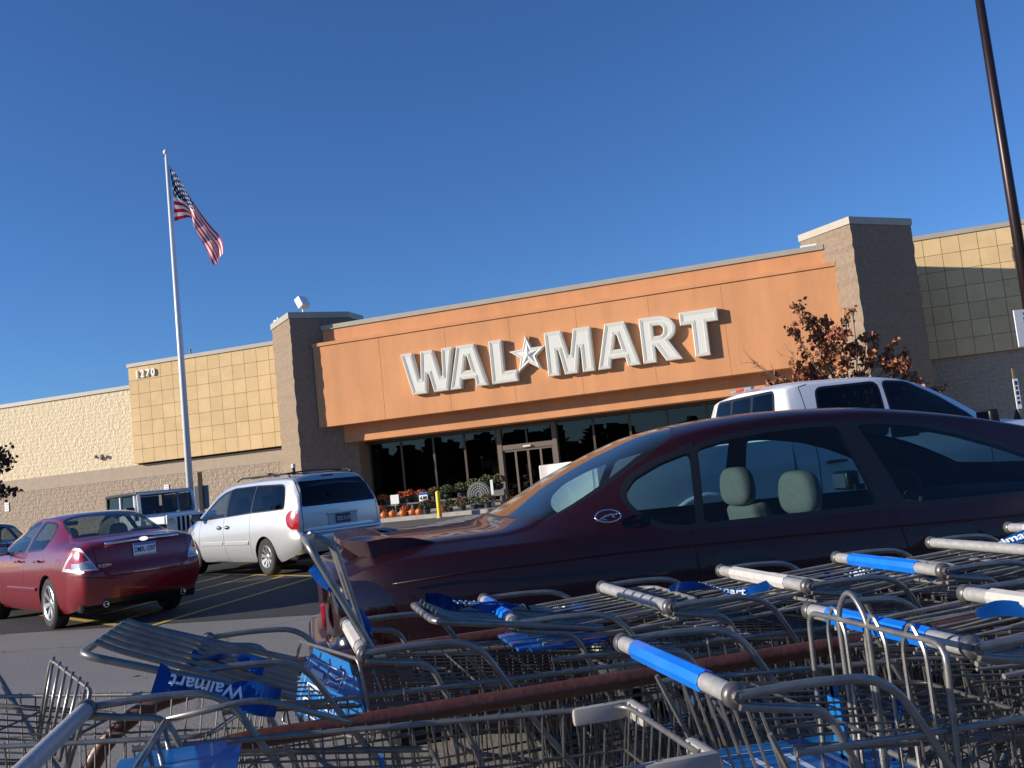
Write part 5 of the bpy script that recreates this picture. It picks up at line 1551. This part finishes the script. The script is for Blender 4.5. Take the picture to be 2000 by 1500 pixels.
jb('cabin_wall', (-1.58, 0, 1.50), (.05, 1.34, .5), 'black_trim', .02)
jb('cabin_filling', (-1.0, 0, 1.30), (.5, 1.2, .35), 'seat_dark', .05)
for y in (-.36, .36): seat(jeep, -.05, y, .8, 'seat_dark', 1.42, .22)
floorpan(jeep, -1.7, 1.9, .6, .35, .55)

# ---- black car whose roof shows at the left edge --------------------------------
blk = thing('black_sedan', 'dark car of which only the roof and side glass show at the left edge', 'car', (-9.35, 16.0, 0), H_ANG + 0.0)
sp_b = dict(sp_r); sp_b['paint'] = 'black_paint'; sp_b['N'] = 50
sh = Shell(sp_b)
for s, cond in ((1, L_), (-1, R_)):
    for nm, p in (('rear_door_window', rdw), ('front_door_window', fdw)):
        sh.cut(nm, 'glass_car', 'y', p, lambda c, cond=cond: cond(c) and c.z > .93)
sh.cut('rear_window', 'glass_car', 'z', rpoly(bw2, .04, 3), lambda c: c.z > 1.05 and c.x < .6)
arches(sh, (0, 2.73), .36); sh.build(blk, 'car_interior'); arch_liner(blk, (0, 2.73), .36, .90)
for x in (0, 2.73):
    for s in (1, -1): wheel(blk, x, s * .79, .328, .225, .21, 7, s)
floorpan(blk, -.95, 3.4, .78)

# ------------------------------------------------------------------ corral rails
def rail_thing(label, pts, r=.018):
    t = thing('corral_rail', label, 'rail', (0, 0, 0), 0, 'rails of the cart corral')
    bm = bmesh.new(); tube(bm, bend(pts, .16, 8), r, 16); obj('rail_tube', bm, 'rail_brown', t, True)
    return t
ca, sa = math.cos(A_ANG), math.sin(A_ANG)
def LC(s, l, z=0.0):
    """corral frame: s along the rows, l sideways (away from the viewer), origin on the near row"""
    return Vector((.255 + s * ca - l * sa, 1.49 + s * sa + l * ca, z))
r1 = rail_thing('rusty brown rail running between the two rows of carts', [LC(-.95, .53, .0), LC(-.9, .53, .90), LC(3.2, .53, .90), LC(3.25, .53, 0)])
r2 = rail_thing('brown far rail with a curved left end, beyond the far row of carts', [LC(-1.36, 1.26, .0), LC(-1.30, 1.26, .50), LC(-1.12, 1.26, .84), LC(-.80, 1.26, .90), LC(3.2, 1.26, .90), LC(3.3, 1.26, 0)], .023)
r3 = rail_thing('brown near rail at the bottom right corner', [LC(-.2, -.36, .0), LC(-.15, -.36, .87), LC(3.2, -.36, .87), LC(3.25, -.36, 0)])

# ------------------------------------------------------------------ shopping carts
def cart_wires():
    bm = bmesh.new()
    RZ, FZ = .935, .885
    xr, xf, yr_, yf_ = .07, .99, .255, .185
    bx0, bx1, bz0, bz1, by0, by1 = .13, .93, .52, .58, .20, .15
    def rim(t): return Vector((xr + (xf - xr) * t, yr_ + (yf_ - yr_) * t, RZ + (FZ - RZ) * t))
    def botm(t): return Vector((bx0 + (bx1 - bx0) * t, by0 + (by1 - by0) * t, bz0 + (bz1 - bz0) * t))
    def mir(p, s): return Vector((p.x, p.y * s, p.z))
    w = .0021
    for s in (1, -1):
        n = 22
        for k in range(n + 1):
            t = k / n; a, b = mir(rim(t), s), mir(botm(t), s)
            tube(bm, [a + Vector((0, 0, .008)), b], w, 5)
        for q in (.26, .5, .74):
            tube(bm, [mir(rim(0).lerp(botm(0), q), s), mir(rim(1).lerp(botm(1), q), s)], .0028, 5)
        for k in range(1, 9):
            t = k / 9
            # floor wires
        tube(bm, [mir(botm(0), s), mir(botm(1), s)], .004, 6)
    for k in range(-4, 5):
        y = k / 4.5
        a, b = rim(1), botm(1)
        tube(bm, [Vector((a.x, a.y * y, a.z + .008)), Vector((b.x, b.y * y, b.z)), Vector((botm(0).x, botm(0).y * y, botm(0).z))], w, 5)
    for q in (.26, .5, .74, 1.0):
        p = rim(1).lerp(botm(1), q); tube(bm, [mir(p, 1), mir(p, -1)], .0028, 5)
    for k in range(12):
        p = botm(k / 11); tube(bm, [mir(p, 1), mir(p, -1)], .0021, 5)
    return bm
def cart_rim():
    bm = bmesh.new()
    tube(bm, bend([(.07, .255, .935), (.99, .185, .885), (.99, -.185, .885), (.07, -.255, .935)], .04), .0055, 8)
    return bm
def cart_frame():
    bm = bmesh.new()
    for s in (1, -1):
        y = s * .246
        tube(bm, bend([(0, y, 1.022), (.10, y, 1.024), (.235, y, 1.015), (.35, y * .96, .82), (.44, y * .92, .70), (.46, y * .9, .60)], .07, 5), .0070, 8)
        tube(bm, bend([(0, y, 1.008), (.06, y, .995), (.13, y, .985), (.21, y * .97, .80), (.25, y * .95, .66), (.46, y * .9, .60)], .06, 5), .0064, 8)
        tube(bm, bend([(.46, y * .9, .60), (.22, y * .9, .46), (.02, y * .98, .20), (.0, y, .14), (.10, y * .95, .13), (.86, y * .55, .13)], .06, 5), .011, 8)
        tube(bm, [(.86, y * .55, .13), (.80, y * .62, .40), (.90, y * .60, .57)], .009, 8)
    for x, y in ((.10, .24), (.45, .20), (.86, .145)): tube(bm, [(x, y, .13), (x, -y, .13)], .008, 8)
    for k in range(-3, 4): tube(bm, [(.08, k * .055, .145), (.84, k * .036, .145)], .0025, 5)
    return bm
def cart_gate():
    """rear gate pushed up and forward by the next cart"""
    bm = bmesh.new()
    r = random.Random(3)
    tube(bm, bend([(.09, .235, .93), (.60, .20, .865), (.60, -.20, .865), (.09, -.235, .93)], .03), .004, 6)
    for k in range(-4, 5): tube(bm, [(.09, k * .052, .93), (.60, k * .044, .865)], .0023, 5)
    for q in (.3, .62): tube(bm, [(.09 + .51 * q, .22, .93 - .065 * q), (.09 + .51 * q, -.22, .93 - .065 * q)], .0026, 5)
    return bm
def seat_flat():
    """child seat folded flat against the gate, a stack of long wires just under handle height"""
    bm = bmesh.new()
    tube(bm, bend([(.03, .20, .985), (.43, .19, 1.005), (.47, .15, 1.005), (.47, -.15, 1.005), (.43, -.19, 1.005), (.03, -.20, .985)], .04), .005, 6)
    for k in range(-3, 4): tube(bm, [(.03, k * .052, .985), (.47, k * .047, 1.005)], .003, 5)
    tube(bm, bend([(.06, .22, .965), (.40, .21, .972), (.40, -.21, .972), (.06, -.22, .965)], .03), .0045, 6)
    for k in range(-2, 3): tube(bm, bend([(.06, k * .08, .965), (.25, k * .08, .955), (.40, k * .075, .972)], .05), .003, 5)
    return bm
def seat_open():
    """child seat opened: upright wire back with an arched loop"""
    bm = bmesh.new()
    x = .335
    tube(bm, bend([(x - .01, .185, .70), (x, .19, 1.045), (x, -.19, 1.045), (x - .01, -.185, .70)], .03), .0052, 8)
    for y in (-.115, -.015, .10):
        tube(bm, bend([(x, y - .028, .76), (x, y - .028, 1.03), (x, y - .005, 1.062), (x, y + .005, 1.062), (x, y + .028, 1.03), (x, y + .028, .76)], .02), .0036, 6)
    tube(bm, bend([(x, .002, .76), (x, .002, 1.06), (x, .045, 1.105), (x, .088, 1.06), (x, .088, .76)], .04, 6), .005, 8)
    tube(bm, [(x + .006, .19, .84), (x + .006, -.19, .84)], .0055, 8)
    tube(bm, [(x + .006, .18, .77), (x + .006, -.18, .77)], .004, 6)
    for s in (1, -1):
        tube(bm, bend([(.03, s * .21, .97), (.10, s * .21, .80), (.30, s * .19, .76), (x, s * .185, .76)], .04), .0045, 6)
    for k in range(-3, 4):
        tube(bm, bend([(.05, k * .05, .985), (.10, k * .05, .79), (.28, k * .05, .76)], .03), .0028, 5)
    return bm
def wavy_strap(L=.30, w=.036, seed=1, amp=.016):
    bm = bmesh.new(); r = random.Random(seed); p1, p2 = r.uniform(0, 6), r.uniform(0, 6)
    pts = []
    n = 22
    for k in range(n + 1):
        t = k / n
        pts.append((t * L, amp * math.sin(9 * t + p1) , amp * .9 * math.sin(6 * t + p2), .9 * math.sin(5 * t + p1)))
    A = []
    for x, y, z, tw in pts:
        u = Vector((0, math.cos(tw), math.sin(tw))) * w / 2
        c = Vector((x, y, z))
        A.append((bm.verts.new(c - u), bm.verts.new(c + u)))
    for a, b in zip(A[:-1], A[1:]): bm.faces.new((a[0], b[0], b[1], a[1]))
    bmesh.ops.solidify(bm, geom=bm.faces[:], thickness=.0025)
    return bm

shared = {}
def share(key, name, bmf, m, parent, smooth=True, auto=50):
    if key in shared:
        o = bpy.data.objects.new(name, shared[key]); return link(o, parent)
    o = obj(name, bmf(), m, parent, smooth, auto); shared[key] = o.data
    return o
def mk_handle(): 
    bm = bmesh.new(); lathe(bm, [(0, -.228), (.0145, -.228), (.0145, .228), (0, .228)], 20, 'y'); return bm
def mk_cap():
    bm = bmesh.new(); lathe(bm, [(0, -.012), (.0165, -.012), (.0185, -.008), (.0185, .004), (.014, .008), (.0, .008)], 20, 'y')
    lathe(bm, [(0, .008), (.0095, .008), (.0095, .015), (0, .015)], 6, 'y'); return bm
def mk_grip():
    bm = bmesh.new(); lathe(bm, [(0, -.15), (.017, -.15), (.0185, -.146), (.0185, .146), (.017, .15), (0, .15)], 8, 'y'); return bm
def mk_caster():
    bm = bmesh.new(); lathe(bm, [(0, -.014), (.05, -.014), (.058, -.006), (.058, .006), (.05, .014), (0, .014)], 24, 'y', (0, 0, .058)); return bm
def mk_fork():
    bm = bmesh.new(); box(bm, (.01, .02, .085), (.035, .004, .07)); box(bm, (.01, -.02, .085), (.035, .004, .07)); box(bm, (.01, 0, .122), (.04, .044, .006)); return bm

def cart(s, l, label, grip='blue', seatm='flat', z=0, yaw_j=0.0, nose=False, straps=(), wheels=True, tubem='cart_tube', wirem='cart_wire', side_light=False):
    t = thing('shopping_cart', label, 'shopping cart', LC(s, l, z), A_ANG + R(yaw_j), 'shopping carts nested in the corral')
    b_ = share('wires', 'basket', cart_wires, wirem, t); share('rim', 'basket_rim', cart_rim, 'cart_tube', b_)
    share('frame', 'frame', cart_frame, 'cart_tube', t)
    share('gate', 'rear_gate', cart_gate, wirem, t)
    hm = {'bare': 'cart_handle', 'rust': 'cart_rust'}.get(grip, 'cart_handle')
    h = share('handle_' + hm, 'handle', mk_handle, hm, t); h.location = (0, 0, 1.02)
    for sg in (1, -1):
        c = share('cap', 'end_cap', mk_cap, 'cap_dark', h); c.location = (0, sg * .236, 0)
        if sg < 0: c.rotation_euler = (PI, 0, 0)
    if grip in ('blue', 'white'):
        g = share('grip_' + grip, 'grip', mk_grip, 'grip_' + grip, h, True, 20); g.location = (0, .01, 0)
    if wheels:
        for x, y in ((.0, .25), (.0, -.25), (.86, .145), (.86, -.145)):
            w_ = share('caster', 'caster', mk_caster, 'caster', t); w_.location = (x, y, 0)
            share('fork', 'fork', mk_fork, 'cart_tube', w_)
    if seatm == 'flat': share('sflat', 'folded_seat', seat_flat, 'cart_seat_wire', t)
    elif seatm == 'open': share('sopen', 'child_seat', seat_open, 'cart_tube', t).location = (0, -.055, 0)
    if nose:
        for sg in (1, -1):
            bm = bmesh.new(); box(bm, (.945, sg * .190, .878), (.13, .02, .034)); box(bm, (1.0, sg * .145, .878), (.02, .09, .034)); bevel_all(bm, .008, 2)
            obj('corner_bumper', bm, 'bumper_plastic', t, True, 40)
    for k, (px, py, pz, rot, L, txt) in enumerate(straps):
        bm = wavy_strap(L, .034, hash_(label) + k)
        o = obj('seat_strap', bm, 'flap_blue', t, True, 60); o.location = (px, py, pz); o.rotation_euler = rot
        if txt:
            b2 = text_bm('Walmart', .034, .0012, .0005); bmesh.ops.translate(b2, verts=b2.verts[:], vec=(L * .5, 0, .004))
            p1, p2 = [0, 0], 0
            r_ = random.Random(hash_(label) + k); p1, p2 = r_.uniform(0, 6), r_.uniform(0, 6)
            for v in b2.verts:
                tt = v.co.x / L; tw = .9 * math.sin(5 * tt + p1); y0, z0 = v.co.y, v.co.z + .001
                v.co.y = .016 * math.sin(9 * tt + p1) + y0 * math.cos(tw) - z0 * math.sin(tw)
                v.co.z = .016 * .9 * math.sin(6 * tt + p2) + y0 * math.sin(tw) + z0 * math.cos(tw)
            obj('strap_lettering', b2, 'label_white', o)
    return t
def hash_(s): return sum(ord(c) * (i + 1) for i, c in enumerate(s)) % 9973
def seat_panel(t, pts, m='seat_blue', lines=True, th=.006, name='seat_panel', txt=None):
    """moulded plastic seat flap through four corner points, with a printed panel"""
    P = [Vector(p) for p in pts]; n = (P[1] - P[0]).cross(P[3] - P[0]).normalized()
    bm = bmesh.new()
    a = [bm.verts.new(p) for p in P]; b = [bm.verts.new(p + n * th) for p in P]
    for k in range(4): bm.faces.new((a[k], a[(k + 1) % 4], b[(k + 1) % 4], b[k]))
    bm.faces.new(a[::-1]); bm.faces.new(b); bmesh.ops.recalc_face_normals(bm, faces=bm.faces[:])
    es = [e for e in bm.edges if abs((e.verts[0].co - e.verts[1].co).normalized().dot(n)) > .9]
    bmesh.ops.bevel(bm, geom=es, offset=.025, segments=4, affect='EDGES')
    o = obj(name, bm, m, t, True, 40)
    if lines:
        U = (P[1] - P[0]); V = (P[3] - P[0])
        bm = bmesh.new()
        def ln(u0, v0, u1, v1, w=.0022, off=1):
            A = P[0] + U * u0 + V * v0 + n * (th + .001) ; B = P[0] + U * u1 + V * v1 + n * (th + .001)
            A2 = P[0] + U * u0 + V * v0 - n * .001; B2 = P[0] + U * u1 + V * v1 - n * .001
            for q0, q1 in ((A, B), (A2, B2)):
                d = (q1 - q0).normalized(); s_ = d.cross(n) * w / 2
                bm.faces.new([bm.verts.new(v) for v in (q0 - s_, q1 - s_, q1 + s_, q0 + s_)])
        ln(.12, .14, .88, .14); ln(.12, .86, .88, .86); ln(.12, .14, .12, .86); ln(.88, .14, .88, .86); ln(.55, .14, .55, .86)
        r = random.Random(5)
        for k in range(7): ln(.60, .22 + .09 * k, .60 + r.uniform(.14, .24), .22 + .09 * k, .004)
        for k in range(3): ln(.2, .3 + .2 * k, .5, .3 + .2 * k, .014)
        obj('printed_panel', bm, 'label_white', o)
    return o

carts = []
# far row, left to right
l0 = .81
cF = cart(-1.72, 1.15, 'cart at the far left whose basket side fills the left edge of the picture', 'bare', 'none', yaw_j=-17)
cJ = cart(-.86, .90, 'far-row cart with a rusty bare handle under a raised wire flap', 'rust', 'none', nose=True)
cI = cart(-.503, .83, 'far-row cart with a pale handle and a steeply raised seat gate', 'white', 'none', yaw_j=2)
cE0 = cart(-.14, .93, 'far-row cart with a short blue grip in front of the maroon rear door', 'blue', 'flat', straps=((.02, .16, 1.0, (0, .1, -.4), .25, True),), yaw_j=-2)
cE = cart(.195, .86, 'far-row cart with a plain grey handle between two grips', 'bare', 'flat', yaw_j=1, straps=((.12, .05, 1.01, (0, 0, -.5), .26, True),))
cD = cart(.555, .87, 'far-row cart with a white grip below the maroon rear door handle', 'white', 'flat')
cG = cart(.888, .815, 'far-row cart with a blue grip and crumpled blue strap', 'blue', 'flat', straps=((.02, .0, 1.0, (.2, 0, -1.3), .20, True), (-.10, .15, .99, (0, 0, -.3), .22, True)), yaw_j=-1)
cH0 = cart(1.24, .86, 'far-row cart with a bare grey handle right of the blue grip', 'bare', 'flat', straps=((.06, .12, 1.015, (0, 0, -.2), .20, True),))
cH = cart(1.605, .96, 'far-row cart whose white handle tip shows at the right edge', 'white', 'flat')
cart(1.95, .90, 'rightmost far-row cart, only its basket wires in view', 'blue', 'flat')
# near row
cK = cart(-1.00, .20, 'near-row cart at the bottom left with thick bare handle and pale nose bumpers', 'bare', 'flatless', nose=True)
cA = cart(-.028, .073, 'near-row cart with a long bright blue grip and an opened wire child seat', 'blue', 'open')
cB = cart(.39, .112, 'near-row cart with a blue grip seen through the upright wire seat back', 'blue', 'flat', straps=((.0, .0, .90, (0, PI / 2, 0), .26, True), (.22, .02, 1.0, (0, 0, -.3), .25, False)))
cC = cart(.707, .05, 'near-row cart with a white grip at the right edge', 'white', 'flat')
cart(1.2, .02, 'near-row cart beyond the white grip, cut by the right edge', 'bare', 'flat')
# opened seat of the near blue cart
seat_panel(cA, [(.09, .22, .80), (.09, -.19, .80), (.42, -.18, .785), (.42, .22, .785)])
seat_panel(cA, [(.335, .09, .78), (.335, .05, .78), (.33, .05, .93), (.33, .09, .93)], lines=False, name='seat_clip')
# seat of the bottom-left cart
seat_panel(cK, [(.07, .17, .942), (.07, -.16, .925), (.27, -.16, .925), (.27, .15, .942)], lines=False)
bm = bmesh.new()
for k in range(-2, 3): tube(bm, bend([(.14, k * .08, .99), (.16, k * .08, .86), (.10, k * .08, .78)], .03), .0045, 6)
tube(bm, bend([(.14, .20, .99), (.30, .21, 1.0), (.46, .21, .93)], .04), .006, 6)
tube(bm, [(.14, .18, .99), (.14, -.18, .99)], .006, 6)
obj('child_seat', bm, 'cart_tube', cK, True)
seat_panel(cK, [(.50, -.02, .80), (.50, -.05, .80), (.50, -.05, .93), (.50, -.02, .93)], lines=False, name='seat_clip')
# raised wire flap over the rusty handle
def flap(t, x0, z0, x1, z1, hw, mt='cart_tube', n=6, name='raised_flap', y0=0):
    bm = bmesh.new()
    A = [(x1, y0 + hw * .95, z1), (x0, y0 + hw, z0), (x0, y0 - hw, z0), (x1, y0 - hw * .95, z1)]
    tube(bm, bend(A, .04, 5), .0078, 10)
    for k in range(n):
        y = y0 - hw + 2 * hw * (k + 1) / (n + 1)
        tube(bm, bend([(x0 + .015, y, z0 + .012), (x0 + .06, y, z0 - .012), (x1, y * .95, z1 - .012)], .03), .0062, 8)
    return obj(name, bm, mt, t, True, 50)
f_ = flap(cJ, -.175, 1.10, .22, .955, .23, n=6, y0=-.10)
seat_box = rbox((.17, -.015, 1.055), (.20, .05, .10), .01, 2, Matrix.Rotation(.2, 3, 'Y'))
f2 = flap(cI, -.095, 1.255, .02, 1.02, .15, n=4, y0=-.02)
o = obj('seat_strap', wavy_strap(.22, .045, 3, .006), 'flap_blue', cI, True); o.location = (-.08, -.05, 1.20); o.rotation_euler = (0, R(58), 0)
sp1 = seat_panel(cI, [(-.10, .16, .99), (-.02, -.14, .985), (.0, -.16, .85), (-.16, .18, .83)], name='seat_panel')
bm = bmesh.new()
tube(bm, bend([(-.12, .19, 1.0), (-.01, -.17, 1.0), (.01, -.19, .83), (-.18, .2, .81), (-.12, .19, 1.0)], .02), .004, 6); obj('panel_frame', bm, 'cart_tube', cI, True)
f3 = flap(cI, .16, 1.055, .55, .985, .17, n=5)
for yy, sd in ((.06, 4),):
    o = obj('seat_strap', wavy_strap(.26, .05, sd, .004), 'flap_blue', cI, True); o.location = (.18, yy, 1.065); o.rotation_euler = (R(12), R(9), 0)
    b2 = text_bm('Walmart', .034, .0012, .0006); bmesh.ops.translate(b2, verts=b2.verts[:], vec=(.13, 0, .007)); obj('strap_lettering', b2, 'label_white', o)
seat_panel(cI, [(.36, .12, .955), (.36, -.13, .95), (.58, -.13, .945), (.58, .12, .95)], m='flap_blue', lines=False)
# big crumpled blue strap hanging from the raised flap
bm = wavy_strap(.24, .06, 9, .005)
st = obj('seat_strap', bm, 'flap_blue', cJ, True, 60); st.location = (-.04, -.345, 1.035); st.rotation_euler = (R(50), R(18), R(-4))
b2 = text_bm('Walmart', .040, .0012, .0006)
bmesh.ops.rotate(b2, verts=b2.verts[:], cent=(0, 0, 0), matrix=Matrix.Rotation(PI, 3, 'Z')); bmesh.ops.translate(b2, verts=b2.verts[:], vec=(.10, 0, .010)); obj('strap_lettering', b2, 'label_white', st)
st2 = obj('seat_strap', wavy_strap(.17, .035, 12, .008), 'flap_blue', cJ, True, 60); st2.location = (.0, -.12, 1.045); st2.rotation_euler = (.3, .25, -.3)
# upright wire gate of the far-left cart
bm = bmesh.new()
tube(bm, bend([(.62, .12, .84), (.66, .13, 1.02), (.86, -.05, .97), (.80, -.06, .80)], .02), .005, 6)
for k in range(6):
    q = (k + .5) / 6; p = Vector((.66, .13, 1.02)).lerp(Vector((.86, -.05, .97)), q); b0 = Vector((.62, .12, .84)).lerp(Vector((.80, -.06, .80)), q)
    tube(bm, [b0, p + Vector((0, 0, .012))], .0042, 6)
g_ = obj('seat_gate', bm, 'cart_tube', cF, True); g_.location = (-.20, .02, .0)

# ------------------------------------------------------------------ trees
mat('bark', (0.16, 0.13, 0.10), 0.95, var=0.2, vscale=20)
mat('leaf_red', (0.24, 0.07, 0.035), 0.6, col2=(0.42, 0.19, 0.08), vscale=3.0, lo=.4, hi=.6)
mat('leaf_dark', (0.07, 0.03, 0.015), 0.7, col2=(0.12, 0.05, 0.02), vscale=3.0)
mat('far_foliage', (0.018, 0.028, 0.010), 0.9, col2=(0.045, 0.050, 0.018), vscale=.4)
def leaf(bm, p, s, r):
    n = Vector((r.gauss(0, 1), r.gauss(0, 1), r.gauss(-.1, .7))).normalized()
    x = n.orthogonal().normalized(); x = (Matrix.Rotation(r.uniform(0, 6.28), 3, n) @ x); y = n.cross(x)
    c0 = p - y * s * .6; 
    t1 = p + y * s * .75 + n * s * .15
    v = [bm.verts.new(q) for q in (c0, p + x * s * .5 + n * s * .18, p + x * s * .32 + y * s * .42 + n * .12 * s, t1, p - x * s * .32 + y * s * .42 + n * .12 * s, p - x * s * .5 + n * s * .18)]
    m = bm.verts.new(p - n * s * .05)
    for k in range(6): bm.faces.new((v[k], v[(k + 1) % 6], m))
def tree(name, label, base, trunk_top, clumps, leafm, seed, lsize, dens, bare=()):
    r = random.Random(seed)
    t = thing(name, label, 'tree', base)
    B = Vector(base)
    bm = bmesh.new(); lf = bmesh.new()
    tt = Vector(trunk_top) - B
    tube(bm, [(0, 0, 0), (tt.x * .3, tt.y * .3, tt.z * .45), tt], [.12, .095, .07], 10)
    tr_ = obj('trunk', bm, 'bark', t, True)
    bm = bmesh.new()
    for (X, Y, Z, rad, n) in clumps:
        c = Vector((X, Y, Z)) - B
        mid = tt.lerp(c, .5) + Vector((r.uniform(-.3, .3), r.uniform(-.2, .2), r.uniform(.0, .25)))
        tube(bm, [tt * r.uniform(.75, 1), mid, c], [.026, .014, .006], 6)
        tw = []
        for k in range(max(5, int(n / 9))):
            d = Vector((r.gauss(0, 1), r.gauss(0, 1), r.gauss(0.2, 1))).normalized() * rad * r.uniform(.5, 1.1)
            st = mid.lerp(c, r.uniform(.3, 1)); e = c + d
            tube(bm, [st, st.lerp(e, .6) + Vector((0, 0, .04)), e], [.008, .005, .003], 4)
            tw.append((st, e))
        for k in range(int(n * dens)):
            st, e = r.choice(tw); q = r.uniform(.35, 1.05)
            p = st.lerp(e, q) + Vector((r.gauss(0, .07), r.gauss(0, .07), r.gauss(-.03, .07))) * (rad / .4)
            leaf(lf, p, lsize * r.uniform(.75, 1.35), r)
    for (p0, p1, nn) in bare:
        a, b = Vector(p0) - B, Vector(p1) - B
        tube(bm, [tt * .8, a, b], [.02, .012, .004], 5)
        for k in range(nn):
            st = a.lerp(b, r.uniform(0, 1)); e = st + Vector((r.uniform(-.45, .1), r.uniform(-.3, .3), r.uniform(-.12, .45)))
            tube(bm, [st, e], [.005, .0025], 4)
            for j in range(3):
                s2 = st.lerp(e, r.uniform(.3, 1)); tube(bm, [s2, s2 + Vector((r.uniform(-.2, .05), r.uniform(-.1, .1), r.uniform(0, .2)))], [.003, .002], 4)
            if r.random() < .3: leaf(lf, e, lsize * .6, r)
    obj('branches', bm, 'bark', tr_, True)
    obj('crown', lf, leafm, t)
    return t
# clump centres read off the tree's outline
cl = []
def pc(x, y, Y=25.0, rad=.4, n=60):
    d = rt * ((x - 1000) / 1800) - up * ((y - 750) / 1800) + fw
    p = Vector((0, 0, 1.36)) + d * (Y / d.y)
    cl.append((p.x, p.y, p.z, rad, n))
for a in ((1560, 605, 25, .26, 46), (1580, 625, 25.2, .28, 56), (1545, 640, 24.8, .24, 36), (1615, 625, 25.4, .22, 26), (1655, 612, 25.6, .16, 14), (1665, 600, 25, .12, 6), (1595, 655, 25, .32, 60), (1640, 650, 24.6, .30, 56),
          (1570, 680, 25.3, .26, 30), (1620, 690, 25, .36, 70), (1665, 685, 25.2, .30, 56), (1645, 715, 24.7, .36, 80), (1600, 725, 25, .34, 80), (1565, 735, 24.8, .32, 70), (1535, 745, 25, .28, 50),
          (1690, 655, 25.6, .20, 20), (1715, 660, 25.2, .18, 22), (1700, 700, 25, .30, 60), (1735, 705, 25, .30, 70), (1760, 715, 24.8, .26, 54), (1745, 675, 25.1, .2, 26), (1775, 690, 25.2, .14, 22), (1520, 738, 25, .2, 30), (1552, 712, 25, .22, 34), (1500, 755, 25.2, .22, 26), (1590, 700, 24.9, .28, 50), (1790, 740, 25, .34, 60), (1690, 745, 25, .38, 100),
          (1740, 760, 25, .38, 100), (1640, 765, 25, .38, 90), (1580, 775, 25, .36, 80), (1830, 765, 25.2, .25, 34), (1700, 790, 25, .4, 80)):
    pc(*a)
tree('red_leaf_tree', 'small tree with curled reddish brown leaves before the right tower', (9.2, 25.0, 0), (9.15, 25.0, 2.1), cl, 'leaf_red', 4, .098, 2.3,
     bare=(((7.9, 24.9, 2.55), (6.9, 24.8, 3.35), 12), ((7.7, 25, 2.5), (6.6, 25.1, 3.75), 12), ((8.0, 25.0, 2.6), (7.3, 24.7, 3.0), 10), ((8.2, 25, 2.8), (7.5, 25, 4.1), 8)))
cl = []
for a in ((5, 885, 18, .22, 60), (18, 905, 18, .18, 50), (-25, 880, 18.2, .4, 120), (-30, 930, 18, .4, 110), (10, 960, 18, .13, 44), (32, 960, 18.1, .09, 22), (-20, 965, 18, .3, 90), (-70, 900, 18, .5, 160)):
    pc(*a)
tree('dark_leaf_tree', 'tree with sparse dark leaves reaching in from the left edge', (-11.4, 18.2, 0), (-11.2, 18.2, 1.7), cl, 'leaf_dark', 9, .06, 1.3)
# wood behind the viewer, seen mirrored in the store windows
bm = bmesh.new(); r = random.Random(21)
for k in range(150):
    a = R(-175 + 170 * (k + r.random()) / 150); D = r.uniform(58, 75)
    cx_, cy_ = D * math.cos(a), D * math.sin(a); hh = r.uniform(4.0, 7.6)
    for j in range(110):
        th = r.uniform(0, 6.28); q = r.random() ** .5 * 2.8; z = r.uniform(.3, hh); k2 = math.sqrt(max(.05, 1 - (z / hh) ** 3))
        p = Vector((cx_ + math.cos(th) * q * k2, cy_ + math.sin(th) * q * k2, z)); s = r.uniform(.5, 1.0)
        n = Vector((r.gauss(0, 1), r.gauss(0, 1), r.gauss(0, 1))).normalized(); x = n.orthogonal() * s; y = n.cross(x)
        bm.faces.new([bm.verts.new(p + v) for v in (x, y, -x, -y)])
o = obj('distant_trees', bm, 'far_foliage'); tag(o, 'band of dark trees behind the parking lot, mirrored in the store windows', 'trees'); o['kind'] = 'stuff'

# leaf litter and specks on the pavement
bm = bmesh.new(); r = random.Random(77)
for k in range(170):
    p = Vector((r.uniform(-9, 4), r.uniform(2.5, 30), .016)); q = r.uniform(.015, .04); a = r.uniform(0, 6.28)
    x = Vector((math.cos(a), math.sin(a), r.uniform(-.15, .15))) * q; y = Vector((-math.sin(a), math.cos(a), r.uniform(-.1, .3))) * q * .6
    bm.faces.new([bm.verts.new(p + v + Vector((0, 0, .006))) for v in (x, y, -x, -y)])
o = obj('leaf_litter', bm, 'leaf_dark'); tag(o, 'dry leaves scattered over the parking lot', 'leaves'); o['kind'] = 'stuff'
